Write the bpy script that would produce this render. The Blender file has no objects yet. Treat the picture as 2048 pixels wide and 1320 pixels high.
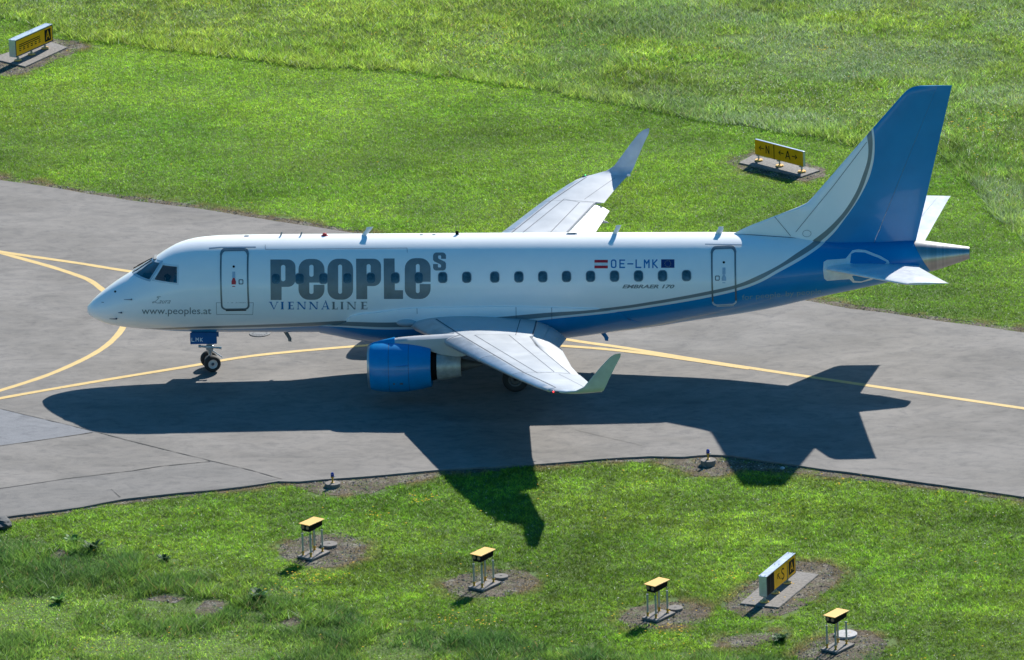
import bpy, bmesh, math, random
import numpy as np
from mathutils import Vector, Matrix
from mathutils.geometry import tessellate_polygon

random.seed(7)
rng = np.random.default_rng(11)
SC = bpy.context.scene
COL = SC.collection

# ------------------------------------------------------------------ camera, sky, sun, exposure
CAM_T = (14.4591, 0.0, 1.2194); CAM_D = 317.7944
YAW, PITCH, ROLL, FPX = -0.0605, 0.3056, -0.0351, 18688.5
SUNV = Vector((0.5787, 1.3875, 1.0)).normalized()

def cam_axes():
    cy, sy, cp, sp = math.cos(YAW), math.sin(YAW), math.cos(PITCH), math.sin(PITCH)
    f = np.array([sy*cp, cy*cp, -sp]); r = np.array([cy, -sy, 0.0]); u = np.cross(r, f)
    cr, sr = math.cos(ROLL), math.sin(ROLL)
    return cr*r + sr*u, -sr*r + cr*u, f
R_, U_, F_ = cam_axes()
CPOS = np.array(CAM_T) - F_*CAM_D
cd = bpy.data.cameras.new('camera'); cam = bpy.data.objects.new('camera', cd); COL.objects.link(cam)
cam.matrix_world = Matrix(((R_[0], U_[0], -F_[0], CPOS[0]), (R_[1], U_[1], -F_[1], CPOS[1]), (R_[2], U_[2], -F_[2], CPOS[2]), (0, 0, 0, 1)))
cd.sensor_width = 36; cd.lens = FPX/2048*36; cd.clip_start = 5; cd.clip_end = 8000
SC.camera = cam

W = bpy.data.worlds.new('World'); SC.world = W; W.use_nodes = True
wn = W.node_tree.nodes; wl = W.node_tree.links
bg = wn['Background']; sky = wn.new('ShaderNodeTexSky'); sky.sky_type = 'NISHITA'; sky.sun_disc = False
sky.sun_elevation = math.asin(SUNV.z); sky.sun_rotation = math.atan2(SUNV.x, SUNV.y)
sky.air_density = 1.0; sky.dust_density = 0.3; sky.ozone_density = 2.0
hsv = wn.new('ShaderNodeHueSaturation'); hsv.inputs['Saturation'].default_value = 1.5; hsv.inputs['Hue'].default_value = .492
wl.new(sky.outputs[0], hsv.inputs['Color']); wl.new(hsv.outputs[0], bg.inputs[0]); bg.inputs[1].default_value = 0.077
sl = bpy.data.lights.new('sun', 'SUN'); sl.energy = 5.0; sl.angle = math.radians(0.53); sl.color = (1.0, 0.955, 0.88)
so = bpy.data.objects.new('sun', sl); COL.objects.link(so); so.location = (60, 100, 80)
so.rotation_euler = (-SUNV).to_track_quat('-Z', 'Y').to_euler()
SC.view_settings.view_transform = 'Standard'; SC.view_settings.look = 'None'
SC.view_settings.exposure = 0.72; SC.view_settings.gamma = 1
SC.render.resolution_x = 1024; SC.render.resolution_y = 660
SC.cycles.transparent_max_bounces = 12

# ------------------------------------------------------------------ coordinates of things on real surfaces
def ray(px, py):
    px = np.asarray(px, float); py = np.asarray(py, float)
    return F_ + np.multiply.outer((px-1024)/FPX, R_) - np.multiply.outer((py-660)/FPX, U_)
def on(px, py, ax, val):
    d = ray(px, py); t = (val-CPOS[ax])/d[..., ax]
    return CPOS + t[..., None]*d if np.ndim(t) else CPOS + t*d
def gp(px, py, z=0.0):
    return on(px, py, 2, z)
def gpoly(pts, z=0.0):
    a = np.array(pts, float); return on(a[:, 0], a[:, 1], 2, z)[:, :2]

# ------------------------------------------------------------------ helpers
def setp(o, label=None, cat=None, group=None, kind=None):
    if label: o['label'] = label
    if cat: o['category'] = cat
    if group: o['group'] = group
    if kind: o['kind'] = kind
    return o
def link(o, parent=None):
    COL.objects.link(o)
    if parent: o.parent = parent
    return o
def empty(name, loc=(0, 0, 0), rz=0, **k):
    o = bpy.data.objects.new(name, None); o.location = loc; o.rotation_euler = (0, 0, rz); o.empty_display_size = .3
    COL.objects.link(o); return setp(o, **k)
def mesh_obj(name, verts, faces, mats, parent=None, smooth=False, fm=None, angle=None):
    me = bpy.data.meshes.new(name); me.from_pydata([tuple(map(float, v)) for v in verts], [], [tuple(map(int, f)) for f in faces])
    for m in (mats if isinstance(mats, (list, tuple)) else [mats]): me.materials.append(m)
    if fm is not None: me.polygons.foreach_set('material_index', fm)
    if smooth: me.polygons.foreach_set('use_smooth', [True]*len(me.polygons))
    me.update(); me.validate()
    if smooth and angle: me.set_sharp_from_angle(angle=math.radians(angle))
    return link(bpy.data.objects.new(name, me), parent)
def bm_obj(name, bm, mats, parent=None, smooth=False, angle=35, recalc=True):
    if recalc: bmesh.ops.recalc_face_normals(bm, faces=bm.faces)
    me = bpy.data.meshes.new(name); bm.to_mesh(me); bm.free()
    for m in (mats if isinstance(mats, (list, tuple)) else [mats]): me.materials.append(m)
    if smooth:
        me.polygons.foreach_set('use_smooth', [True]*len(me.polygons)); me.set_sharp_from_angle(angle=math.radians(angle))
    return link(bpy.data.objects.new(name, me), parent)
def add_box(bm, c, s, rz=0, mi=0, bev=0, M=None):
    g = bmesh.ops.create_cube(bm, size=1); vs = g['verts']
    bmesh.ops.scale(bm, vec=s, verts=vs)
    if bev:
        es = list({e for v in vs for e in v.link_edges})
        r = bmesh.ops.bevel(bm, geom=es, offset=bev, segments=2, affect='EDGES', profile=.5)
        vs = list({v for f in r['faces'] for v in f.verts} | {v for v in vs if v.is_valid})
    if rz: bmesh.ops.rotate(bm, cent=(0, 0, 0), matrix=Matrix.Rotation(rz, 3, 'Z'), verts=vs)
    if M: bmesh.ops.transform(bm, matrix=M, verts=vs)
    bmesh.ops.translate(bm, vec=c, verts=vs)
    for f in {f for v in vs for f in v.link_faces}: f.material_index = mi
    return vs
def add_tube(bm, p0, p1, r0, r1=None, n=12, mi=0, caps=True):
    p0, p1 = Vector(p0), Vector(p1); r1 = r0 if r1 is None else r1
    d = p1-p0; q = d.to_track_quat('Z', 'Y').to_matrix()
    a = []; b = []
    for i in range(n):
        t = 2*math.pi*i/n; e = Vector((math.cos(t), math.sin(t), 0))
        a.append(bm.verts.new(p0+q@(e*r0))); b.append(bm.verts.new(p1+q@(e*r1)))
    for i in range(n):
        f = bm.faces.new((a[i], a[(i+1) % n], b[(i+1) % n], b[i])); f.material_index = mi
    if caps:
        for f in (bm.faces.new(a[::-1]), bm.faces.new(b)): f.material_index = mi
def add_lathe(bm, prof, origin, axis='x', n=40, mi=0, shear=0, closed=False):
    """prof = [(s, r)] along axis"""
    o = Vector(origin); rings = []
    for s, r in prof:
        ring = []
        for i in range(n):
            t = 2*math.pi*i/n; c, k = math.cos(t)*r, math.sin(t)*r
            v = Vector((s, c, k)) if axis == 'x' else (Vector((c, s, k)) if axis == 'y' else Vector((c, k, s)))
            ring.append(bm.verts.new(o+v))
        rings.append(ring)
    pr = list(zip(rings[:-1], rings[1:]))
    if closed: pr.append((rings[-1], rings[0]))
    for a, b in pr:
        for i in range(n):
            f = bm.faces.new((a[i], a[(i+1) % n], b[(i+1) % n], b[i])); f.material_index = mi
    return rings
def vnoise(x, y, s, seed=0):
    x = np.asarray(x)/s; y = np.asarray(y)/s
    xi = np.floor(x).astype(np.int64); yi = np.floor(y).astype(np.int64); fx = x-xi; fy = y-yi
    fx = fx*fx*(3-2*fx); fy = fy*fy*(3-2*fy)
    def h(a, b):
        n = (a*374761393 + b*668265263 + seed*1442695041) & 0xffffffff
        n = ((n ^ (n >> 13))*1274126177) & 0xffffffff
        return ((n ^ (n >> 16)) & 0xffff)/65535.0
    return (h(xi, yi)*(1-fx)+h(xi+1, yi)*fx)*(1-fy)+(h(xi, yi+1)*(1-fx)+h(xi+1, yi+1)*fx)*fy
def fbm(x, y, s, seed=0, o=4):
    r = 0; a = 0.5; t = 0
    for k in range(o):
        r = r+a*vnoise(x, y, s/2**k, seed+k*17); t += a; a *= .55
    return r/t
def pdist(x, y, poly):
    """signed distance to polygon, negative inside"""
    poly = np.asarray(poly, float); n = len(poly); d = np.full(x.shape, 1e9); ins = np.zeros(x.shape, bool)
    for i in range(n):
        ax, ay = poly[i]; bx, by = poly[(i+1) % n]; ex, ey = bx-ax, by-ay
        t = np.clip(((x-ax)*ex+(y-ay)*ey)/(ex*ex+ey*ey+1e-12), 0, 1)
        d = np.minimum(d, np.hypot(x-ax-t*ex, y-ay-t*ey))
        c = ((ay > y) != (by > y)) & (x < (bx-ax)*(y-ay)/(by-ay+1e-12)+ax); ins ^= c
    return np.where(ins, -d, d)

# ------------------------------------------------------------------ materials
def new_mat(name):
    m = bpy.data.materials.new(name); m.use_nodes = True
    nt = m.node_tree; return m, nt, nt.nodes['Principled BSDF']
def N(nt, t, **k):
    n = nt.nodes.new(t)
    for a, b in k.items(): setattr(n, a, b)
    return n
def noise(nt, vec, scale, detail=4, rough=.6, **k):
    n = N(nt, 'ShaderNodeTexNoise', **k); n.inputs['Scale'].default_value = scale; n.inputs['Detail'].default_value = detail
    n.inputs['Roughness'].default_value = rough
    if vec: nt.links.new(vec, n.inputs['Vector'])
    return n
def ramp(nt, fac, stops):
    r = N(nt, 'ShaderNodeValToRGB'); e = r.color_ramp.elements
    while len(e) < len(stops): e.new(.5)
    for i, (p, c) in enumerate(stops):
        e[i].position = p; e[i].color = (*c, 1) if len(c) == 3 else c
    nt.links.new(fac, r.inputs[0]); return r
def mixc(nt, a, b, fac, mode='MIX'):
    m = N(nt, 'ShaderNodeMix', data_type='RGBA', blend_type=mode)
    for i, v in ((6, a), (7, b), (0, fac)):
        if hasattr(v, 'is_linked') or hasattr(v, 'links'): nt.links.new(v, m.inputs[i])
        elif i == 0: m.inputs[0].default_value = v
        else: m.inputs[i].default_value = (*v, 1)
    return m.outputs[2]
def mathn(nt, op, a, b=0.0, c=None):
    m = N(nt, 'ShaderNodeMath', operation=op)
    for i, v in enumerate((a, b) if c is None else (a, b, c)):
        if hasattr(v, 'links'): nt.links.new(v, m.inputs[i])
        else: m.inputs[i].default_value = v
    return m.outputs[0]
def simple(name, col, rough=.4, metal=0, coat=0, var=.06, vscale=3.0, spec=.5, bump=0, bscale=40, emit=None):
    m, nt, b = new_mat(name)
    tc = N(nt, 'ShaderNodeTexCoord')
    nz = noise(nt, tc.outputs['Object'], vscale, 5)
    lo = tuple(c*(1-var*2) for c in col); hi = tuple(min(1, c*(1+var*2)) for c in col)
    r = ramp(nt, nz.outputs[0], [(.3, lo), (.7, hi)]); nt.links.new(r.outputs[0], b.inputs['Base Color'])
    rr = N(nt, 'ShaderNodeMapRange'); rr.inputs[3].default_value = rough*.8; rr.inputs[4].default_value = min(1, rough*1.25)
    nt.links.new(nz.outputs[0], rr.inputs[0]); nt.links.new(rr.outputs[0], b.inputs['Roughness'])
    b.inputs['Metallic'].default_value = metal; b.inputs['Coat Weight'].default_value = coat; b.inputs['Coat Roughness'].default_value = .08
    b.inputs['Specular IOR Level'].default_value = spec
    if bump:
        n2 = noise(nt, tc.outputs['Object'], bscale, 6); bp = N(nt, 'ShaderNodeBump'); bp.inputs['Strength'].default_value = bump
        bp.inputs['Distance'].default_value = .02
        nt.links.new(n2.outputs[0], bp.inputs['Height']); nt.links.new(bp.outputs[0], b.inputs['Normal'])
    if emit:
        b.inputs['Emission Color'].default_value = (*emit[0], 1); b.inputs['Emission Strength'].default_value = emit[1]
    return m

WHITE = (.74, .76, .78); BLUE = (.0, .25, .56); GREY = (.18, .215, .235)

# livery boundary curves --------------------------------------------------
def pchip(xs, ys):
    xs = np.asarray(xs, float); ys = np.asarray(ys, float); h = np.diff(xs); dl = np.diff(ys)/h; m = np.zeros(len(xs))
    for i in range(1, len(xs)-1):
        if dl[i-1]*dl[i] > 0:
            w1, w2 = 2*h[i]+h[i-1], h[i]+2*h[i-1]; m[i] = (w1+w2)/(w1/dl[i-1]+w2/dl[i])
    m[0] = dl[0]; m[-1] = dl[-1]
    def f(x):
        x = np.clip(np.asarray(x, float), xs[0], xs[-1]); i = np.clip(np.searchsorted(xs, x)-1, 0, len(xs)-2)
        t = (x-xs[i])/h[i]
        return ((2*t**3-3*t**2+1)*ys[i]+(t**3-2*t**2+t)*h[i]*m[i]+(-2*t**3+3*t**2)*ys[i+1]+(t**3-t**2)*h[i]*m[i+1])
    return f
sq = np.sqrt
TOPT = [(0, 2.26), (.083, 2.43), (.25, 2.62), (.61, 2.93), (1.0, 3.22), (1.47, 3.52), (1.9, 3.77), (2.32, 4.03), (2.75, 4.31), (3.17, 4.535), (3.58, 4.664), (4.0, 4.735), (4.83, 4.781), (5.65, 4.784),
        (9.07, 4.75), (13.5, 4.70), (19.26, 4.617), (22.1, 4.565), (24.07, 4.41), (25.2, 4.30), (27.0, 4.22), (28.25, 4.165), (29.2, 4.03), (30.05, 3.885)]
BOTT = [(0, 2.12), (.083, 2.0), (.347, 1.83), (.76, 1.667), (1.377, 1.549), (2.2, 1.459), (3.44, 1.361), (5.5, 1.306), (8.2, 1.255), (12, 1.23), (16, 1.14), (18.2, 1.158), (19.3, 1.25), (20.35, 1.406), (22.9, 1.773), (25.02, 2.225), (27.25, 2.682), (28.85, 3.084), (30.05, 3.48)]
MIDT = [(0, 2.19), (.6, 2.32), (1.5, 2.58), (3, 2.90), (5, 3.03), (9, 3.0), (18, 2.92), (22, 2.98), (25, 3.22), (28, 3.49), (30.05, 3.68)]
WT = [(0, .0), (.083, .26), (.35, .55), (.76, .80), (1.4, 1.05), (2.2, 1.26), (3.2, 1.41), (4.2, 1.485), (5.2, 1.505), (19, 1.505), (21, 1.48), (22.5, 1.38), (24, 1.22), (26, .95), (28, .62), (28.85, .48), (30.05, .2)]
def tab(T):
    f = pchip([math.sqrt(a) for a, b in T], [b for a, b in T]); return lambda x: f(sq(np.maximum(x, 0)))
ftop, fbot, fmid, fw = tab(TOPT), tab(BOTT), tab(MIDT), tab(WT)
K2 = math.tan(.3056)**2
def fus(x):
    zm = fmid(x); w = fw(x)
    b1 = sq(np.maximum((ftop(x)-zm)**2-K2*w*w, .0004)); b2 = sq(np.maximum((zm-fbot(x))**2-K2*w*w, .0004))
    return zm, w, b1, b2
def surfy(x, z):
    zm, w, b1, b2 = fus(x); t = np.where(z > zm, (z-zm)/b1, (zm-z)/b2)
    return w*sq(np.maximum(1-t*t, 0))
def surf_n(x, z):
    e = .01; y = surfy(x, z); dx = (surfy(x+e, z)-surfy(x-e, z))/(2*e); dz = (surfy(x, z+e)-surfy(x, z-e))/(2*e)
    n = np.stack([-dx, np.ones_like(dx), -dz], -1); return y, n/np.linalg.norm(n, axis=-1, keepdims=True)
def fus_at(px, py, f=None):
    """photo point -> (x, y, z) on the aircraft's port side skin"""
    f = f or surfy
    px = np.asarray(px, float); py = np.asarray(py, float); lo = np.full(px.shape, -2.2); hi = np.full(px.shape, -.02)
    d = ray(px, py)
    for _ in range(40):
        m = (lo+hi)/2; t = (m-CPOS[1])/d[..., 1]; P = CPOS+t[..., None]*d
        ins = -m < f(P[..., 0], P[..., 2]); hi = np.where(ins, m, hi); lo = np.where(ins, lo, m)
    m = (lo+hi)/2; t = (m-CPOS[1])/d[..., 1]; return CPOS+t[..., None]*d

c4 = lambda a: [(1380+x/3.413, 420+y/3.413) for x, y in a]
c3 = lambda a: [(960+x/3.657, 440+y/3.657) for x, y in a]
c2 = lambda a: [(500+x/4.452, 440+y/4.452) for x, y in a]
c1 = lambda a: [(160+x/4.125, 440+y/4.125) for x, y in a]
c5 = lambda a: [(660+x/3.413, 580+y/3.413) for x, y in a]
c7 = lambda a: [(1440+x/3.772, 150+y/3.772) for x, y in a]
c6 = lambda a: [(1000+x/5.5, 240+y/5.5) for x, y in a]
LIV = {
 'gt': c1([(300, 888), (900, 882)]) + c2([(0, 935), (600, 910), (830, 898), (1290, 893)]) + c5([(1130, 175)]) + c3([(500, 670), (800, 655), (1000, 635), (1300, 590), (1500, 555), (1700, 515), (1870, 475)]) + c4([(450, 455), (600, 380), (750, 280), (850, 205)]),
 'gb': c1([(300, 893), (900, 898)]) + c2([(0, 955), (500, 945), (830, 930), (1290, 930)]) + c5([(1130, 205)]) + c3([(600, 690), (1000, 655), (1300, 612), (1500, 578), (1700, 540), (1870, 500)]) + c4([(450, 487), (600, 405), (750, 320), (900, 210)]),
 'wb': c1([(300, 897), (900, 904)]) + c2([(0, 968), (700, 942), (1290, 947)]) + c5([(1130, 222)]) + c3([(600, 705), (1000, 672), (1300, 630), (1500, 598), (1700, 560), (1870, 520)]) + c4([(450, 507), (600, 428), (750, 345), (850, 280), (930, 207)]),
}
def livery_mat(name, fin=False):
    m, nt, b = new_mat(name)
    tc = N(nt, 'ShaderNodeTexCoord'); sx = N(nt, 'ShaderNodeSeparateXYZ'); nt.links.new(tc.outputs['Object'], sx.inputs[0])
    X, Z = sx.outputs[0], sx.outputs[2]
    def curve(inp, i0, i1, o0, o1, pts):
        mr = N(nt, 'ShaderNodeMapRange'); mr.inputs[1].default_value = i0; mr.inputs[2].default_value = i1
        nt.links.new(inp, mr.inputs[0])
        fc = N(nt, 'ShaderNodeFloatCurve'); cv = fc.mapping.curves[0]; fc.mapping.use_clip = False
        pp = [((a-i0)/(i1-i0), (c-o0)/(o1-o0)) for a, c in pts]
        while len(cv.points) < len(pp): cv.points.new(.5, .5)
        for p, q in zip(cv.points, pp): p.location = q
        fc.mapping.update(); nt.links.new(mr.outputs[0], fc.inputs['Value'])
        mo = N(nt, 'ShaderNodeMapRange', clamp=False); mo.inputs[3].default_value = o0; mo.inputs[4].default_value = o1
        nt.links.new(fc.outputs[0], mo.inputs[0]); return mo.outputs[0]
    def mask(v, c, up=True):       # soft 8 mm edge
        d = mathn(nt, 'SUBTRACT', v, c) if up else mathn(nt, 'SUBTRACT', c, v)
        return mathn(nt, 'ADD', mathn(nt, 'MULTIPLY', d, 120.0), .5)
    def clampn(v):
        c = N(nt, 'ShaderNodeClamp'); nt.links.new(v, c.inputs[0]); return c.outputs[0]
    if not fin:
        cs = []
        for k in ('gt', 'gb', 'wb'):
            a = np.array(LIV[k]); P = fus_at(a[:, 0], a[:, 1]); pts = sorted((p[0], p[2]) for p in P)
            pts = [(0, pts[0][1]-.05)]+pts
            cs.append(curve(X, 0, 27, 1, 5, pts))
        m1 = clampn(mask(Z, cs[0], False)); m2 = clampn(mask(Z, cs[1], False)); m3 = clampn(mask(Z, cs[2], False))
        tail = clampn(mask(X, 25.3))      # aft of here everything is blue
    else:
        C1 = c7([(1105, 450), (1118, 600), (1075, 760), (1000, 930), (880, 1090), (700, 1245)])
        C2 = c7([(1140, 405), (1150, 560), (1108, 760), (1030, 940), (905, 1110), (765, 1245)])
        C3 = c7([(1152, 395), (1166, 520), (1147, 700), (1075, 880), (950, 1070), (800, 1245)])
        cs = []
        for q in (C1, C2, C3):
            a = np.array(q); P = on(a[:, 0], a[:, 1], 1, -.15); pts = sorted((p[2], p[0]) for p in P)
            d0 = (pts[0][0]-.5, pts[0][1]-.75); d1 = (pts[-1][0]+.6, pts[-1][1]-.12)
            cs.append(curve(Z, 3, 10, 20, 30, [d0]+pts+[d1]))
        up = clampn(mathn(nt, 'MULTIPLY', mathn(nt, 'SUBTRACT', Z, 8.35), 40.))
        m1, m2, m3 = (clampn(mask(X, c)) for c in cs); tail = up
    nz = noise(nt, tc.outputs['Object'], 1.3, 5)
    wh = ramp(nt, nz.outputs[0], [(.3, (.87, .89, .91)), (.7, (.92, .93, .94))]).outputs[0]
    bl = ramp(nt, nz.outputs[0], [(.3, (.0, .195, .46)), (.7, (.0, .225, .52))]).outputs[0]
    c = mixc(nt, wh, (.20, .235, .25), m1); c = mixc(nt, c, WHITE, m2); c = mixc(nt, c, bl, m3); c = mixc(nt, c, bl, tail)
    nt.links.new(c, b.inputs['Base Color'])
    b.inputs['Roughness'].default_value = .34; b.inputs['Specular IOR Level'].default_value = .35; b.inputs['Coat Weight'].default_value = .35; b.inputs['Coat Roughness'].default_value = .06
    # faint frame-bay waviness of the skin
    wv = noise(nt, tc.outputs['Object'], 2.2, 3); bp = N(nt, 'ShaderNodeBump'); bp.inputs['Strength'].default_value = .12; bp.inputs['Distance'].default_value = .02
    nt.links.new(wv.outputs[0], bp.inputs['Height']); nt.links.new(bp.outputs[0], b.inputs['Normal']); nt.links.new(bp.outputs[0], b.inputs['Coat Normal'])
    if fin: b.inputs['Coat Weight'].default_value = .35; b.inputs['Specular IOR Level'].default_value = .35
    return m
M_LIV = livery_mat('aircraft_livery'); M_FIN = livery_mat('fin_livery', True)
M_WHITE = simple('white_paint', (.72, .745, .77), .3, coat=.4)
M_WING = simple('wing_grey_paint', (.43, .45, .475), .42, coat=.15, var=.05, vscale=1.2)
M_SLAT = simple('bare_aluminium', (.46, .48, .51), .36, metal=.75, var=.08, vscale=2)
M_BLUE = simple('blue_paint', (.0, .22, .54), .34, coat=.3, var=.04)
M_DBLUE = simple('lettering_blue', (.0, .16, .42), .35)
M_GREY = simple('lettering_grey', GREY, .35)
M_LBL = simple('pale_lettering', (.85, .92, .95), .4)
M_FADE = simple('faded_lettering', (.16, .32, .42), .6)
M_SEAM = simple('panel_seam', (.05, .07, .10), .6)
M_DARK = simple('dark_rubber', (.018, .019, .021), .75, var=.12, vscale=8)
M_RIM = simple('wheel_rim', (.52, .53, .54), .4, metal=.3)
M_DRIM = simple('dark_metal_rim_shade', (.10, .10, .10), .55, metal=.3)  # dirty grey carrying the main wheels' shade; plain dark metal on the exhaust cone
M_METAL = simple('gear_metal', (.42, .44, .46), .38, metal=.6, var=.1, vscale=6)
M_CORE = simple('exhaust_metal', (.46, .47, .46), .45, metal=.45, var=.12, vscale=4)
M_RED = simple('red_marking', (.55, .02, .03), .4)
M_BLACK = simple('matt_black', (.006, .006, .007), .7, spec=.15)
M_WINFR = simple('window_surround', (.16, .21, .25), .4)
M_RING = simple('door_surround', (.17, .20, .22), .32, metal=.4)
M_RINGL = simple('door_surround_pale', (.42, .52, .60), .35)
M_LEVER = simple('lever_pale_blue', (.36, .48, .62), .5)
M_GUT = simple('rain_gutter', (.20, .30, .40), .4)
M_WINGLET = simple('winglet_paint', (.50, .54, .58), .4, coat=.5)
M_SKIN = simple('skin', (.45, .26, .19), .5)
M_SHIRT = simple('pale_blue_shirt', (.88, .91, .94), .8, bump=.3, bscale=20)
M_HAIR = simple('dark_hair', (.03, .02, .015), .6)
M_SEAT = simple('cockpit_grey', (.20, .21, .21), .7)
M_CONC = simple('weathered_concrete', (.185, .17, .155), .9, var=.22, vscale=9, bump=.5, bscale=60)
M_CONCM = simple('brownish_concrete', (.17, .155, .14), .9, var=.15, vscale=9, bump=.4, bscale=60)
M_CONCL = simple('pale_concrete', (.42, .41, .40), .9, var=.12, vscale=9, bump=.4, bscale=60)
M_YEL = simple('lamp_box_yellow', (.80, .44, .09), .5, var=.04)
M_YELS2 = simple('sign_yellow_backlit', (.95, .43, .0), .5, coat=0, spec=.2, var=.04)  # brighter yellow stands in for light from inside the sign box
M_YELS = simple('sign_yellow_shaded', (.75, .36, .0), .5, coat=0, spec=.2, var=.04)  # shade on the arrow sign put into a darker yellow
M_ORG = simple('coupling_yellow', (.50, .27, .02), .5, var=.15, vscale=30)
M_GALV = simple('galvanised_steel', (.34, .38, .37), .45, metal=.4, var=.12, vscale=20)
M_ALU = simple('sign_aluminium', (.55, .60, .66), .33, metal=.5, var=.08, vscale=4)
M_LENS = simple('lamp_lens', (.40, .20, .13), .15, coat=1)
M_BLENS = simple('blue_lens', (.01, .02, .30), .1, coat=1)
def tail_mat():
    m, nt, b = new_mat('tail_cone_metal'); tc = N(nt, 'ShaderNodeTexCoord'); sx = N(nt, 'ShaderNodeSeparateXYZ'); nt.links.new(tc.outputs['Object'], sx.inputs[0])
    w = noise(nt, None, 2.2, 2, noise_dimensions='1D'); nt.links.new(sx.outputs[0], w.inputs['W'])
    r = ramp(nt, w.outputs[0], [(.3, (.34, .33, .31)), (.5, (.50, .49, .47)), (.7, (.42, .40, .37))]); nt.links.new(r.outputs[0], b.inputs['Base Color'])
    b.inputs['Metallic'].default_value = .9; b.inputs['Roughness'].default_value = .33; return m
M_TAIL = tail_mat()
def glass_mat(name, tint, refl=.5):
    m, nt, b = new_mat(name); out = nt.nodes['Material Output']
    g = N(nt, 'ShaderNodeBsdfGlossy'); g.inputs['Roughness'].default_value = .03; g.inputs['Color'].default_value = (.9, .95, 1, 1)
    t = N(nt, 'ShaderNodeBsdfTransparent'); t.inputs[0].default_value = (*tint, 1)
    fr = N(nt, 'ShaderNodeFresnel'); fr.inputs[0].default_value = 1.6
    f2 = mathn(nt, 'MULTIPLY', fr.outputs[0], refl*2); mx = N(nt, 'ShaderNodeMixShader')
    nt.links.new(f2, mx.inputs[0]); nt.links.new(t.outputs[0], mx.inputs[1]); nt.links.new(g.outputs[0], mx.inputs[2]); nt.links.new(mx.outputs[0], out.inputs[0])
    return m
M_GLASS = glass_mat('cockpit_glass', (.93, .97, .97), .8)
M_CABGL = simple('cabin_glass', (.03, .055, .08), .12, coat=.8, var=.4, vscale=5)

# ------------------------------------------------------------------ 2D shapes laid on curved skin
def rrect(x0, y0, x1, y1, r, n=6):
    r = min(r, abs(x1-x0)/2-.01, abs(y1-y0)/2-.01); pts = []
    for cx, cy, a in ((x1-r, y0+r, -90), (x1-r, y1-r, 0), (x0+r, y1-r, 90), (x0+r, y0+r, 180)):
        for i in range(n+1):
            t = math.radians(a+90*i/n); pts.append((cx+r*math.cos(t), cy+r*math.sin(t)))
    return pts
def stroke(pts, w):
    """polyline -> one closed outline of constant width (mitred)"""
    P = [Vector(p) for p in pts]; L = []; Rr = []
    for i, p in enumerate(P):
        d0 = (p-P[i-1]).normalized() if i else None; d1 = (P[i+1]-p).normalized() if i < len(P)-1 else None
        if d0 is None: d0 = d1
        if d1 is None: d1 = d0
        n0 = Vector((-d0.y, d0.x)); n1 = Vector((-d1.y, d1.x)); n = (n0+n1)
        n = n.normalized() if n.length > 1e-6 else n0
        k = min(1/max(n.dot(n0), .35), 2.2); L.append(p+n*w/2*k); Rr.append(p-n*w/2*k)
    return [tuple(q) for q in L+Rr[::-1]]
def shape_bm(shapes):
    """shapes = list of (outer, [holes]) -> flat bmesh"""
    bm = bmesh.new()
    for outer, holes in shapes:
        loops = [[Vector((*p, 0)) for p in outer]]+[[Vector((*p, 0)) for p in h] for h in holes]
        flat = [p for l in loops for p in l]; vs = [bm.verts.new(p) for p in flat]
        for t in tessellate_polygon(loops):
            try: bm.faces.new([vs[i] for i in t])
            except ValueError: pass
    return bm
def text_bm(s, size=1, shear=0, bold=0, space=1):
    cu = bpy.data.curves.new('t', 'FONT'); cu.body = s; cu.size = size; cu.shear = shear; cu.offset = bold; cu.space_character = space; cu.resolution_u = 4
    o = bpy.data.objects.new('t', cu); COL.objects.link(o)
    dg = bpy.context.evaluated_depsgraph_get(); me = bpy.data.meshes.new_from_object(o.evaluated_get(dg))
    bm = bmesh.new(); bm.from_mesh(me); bpy.data.objects.remove(o); bpy.data.meshes.remove(me); bpy.data.curves.remove(cu)
    return bm
def fit_bm(bm, x0, x1, y0=None, y1=None, flip=True, slope=0, base=None, h=None):
    """fit text to box (y downwards when flip). base/h: baseline and cap height instead of box"""
    xs = [v.co.x for v in bm.verts]; ys = [v.co.y for v in bm.verts]
    sx = (x1-x0)/(max(xs)-min(xs)); mn = min(xs)
    for v in bm.verts:
        x = x0+(v.co.x-mn)*sx
        if base is not None: y = base-v.co.y*h if flip else base+v.co.y*h
        else:
            t = (v.co.y-min(ys))/(max(ys)-min(ys)); y = y1-(y1-y0)*t if flip else y0+(y1-y0)*t
        v.co = (x, y+(x-x0)*slope, 0)
    return bm
def cut_grid(bm, sx, sy):
    xs = [v.co.x for v in bm.verts]; ys = [v.co.y for v in bm.verts]
    for a, s, ax in ((xs, sx, 0), (ys, sy, 1)):
        k = math.floor(min(a)/s)+1
        while k*s < max(a):
            co = [0, 0, 0]; no = [0, 0, 0]; co[ax] = k*s; no[ax] = 1
            bmesh.ops.bisect_plane(bm, geom=bm.verts[:]+bm.edges[:]+bm.faces[:], plane_co=co, plane_no=no); k += 1
def lay(bm, off=.004, f=None, g=8, side=-1, px=True):
    """move a flat outline onto the fuselage skin"""
    cut_grid(bm, g, g) if px else cut_grid(bm, .12, .12)
    bm.verts.ensure_lookup_table(); A = np.array([v.co[:2] for v in bm.verts])
    if px: P = fus_at(A[:, 0], A[:, 1], f); x, z = P[:, 0], P[:, 2]
    else: x, z = A[:, 0], A[:, 1]
    y, n = surf_n(x, z)
    if f: y = f(x, z)
    for v, a, b, c, nn in zip(bm.verts, x, y, z, n):
        q = np.array([a, b, c])+nn*off; v.co = (q[0], side*q[1], q[2])
    # normals outwards
    bm.normal_update()
    for fc in bm.faces:
        if fc.normal.y*side < 0: fc.normal_flip()
    return bm
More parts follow.
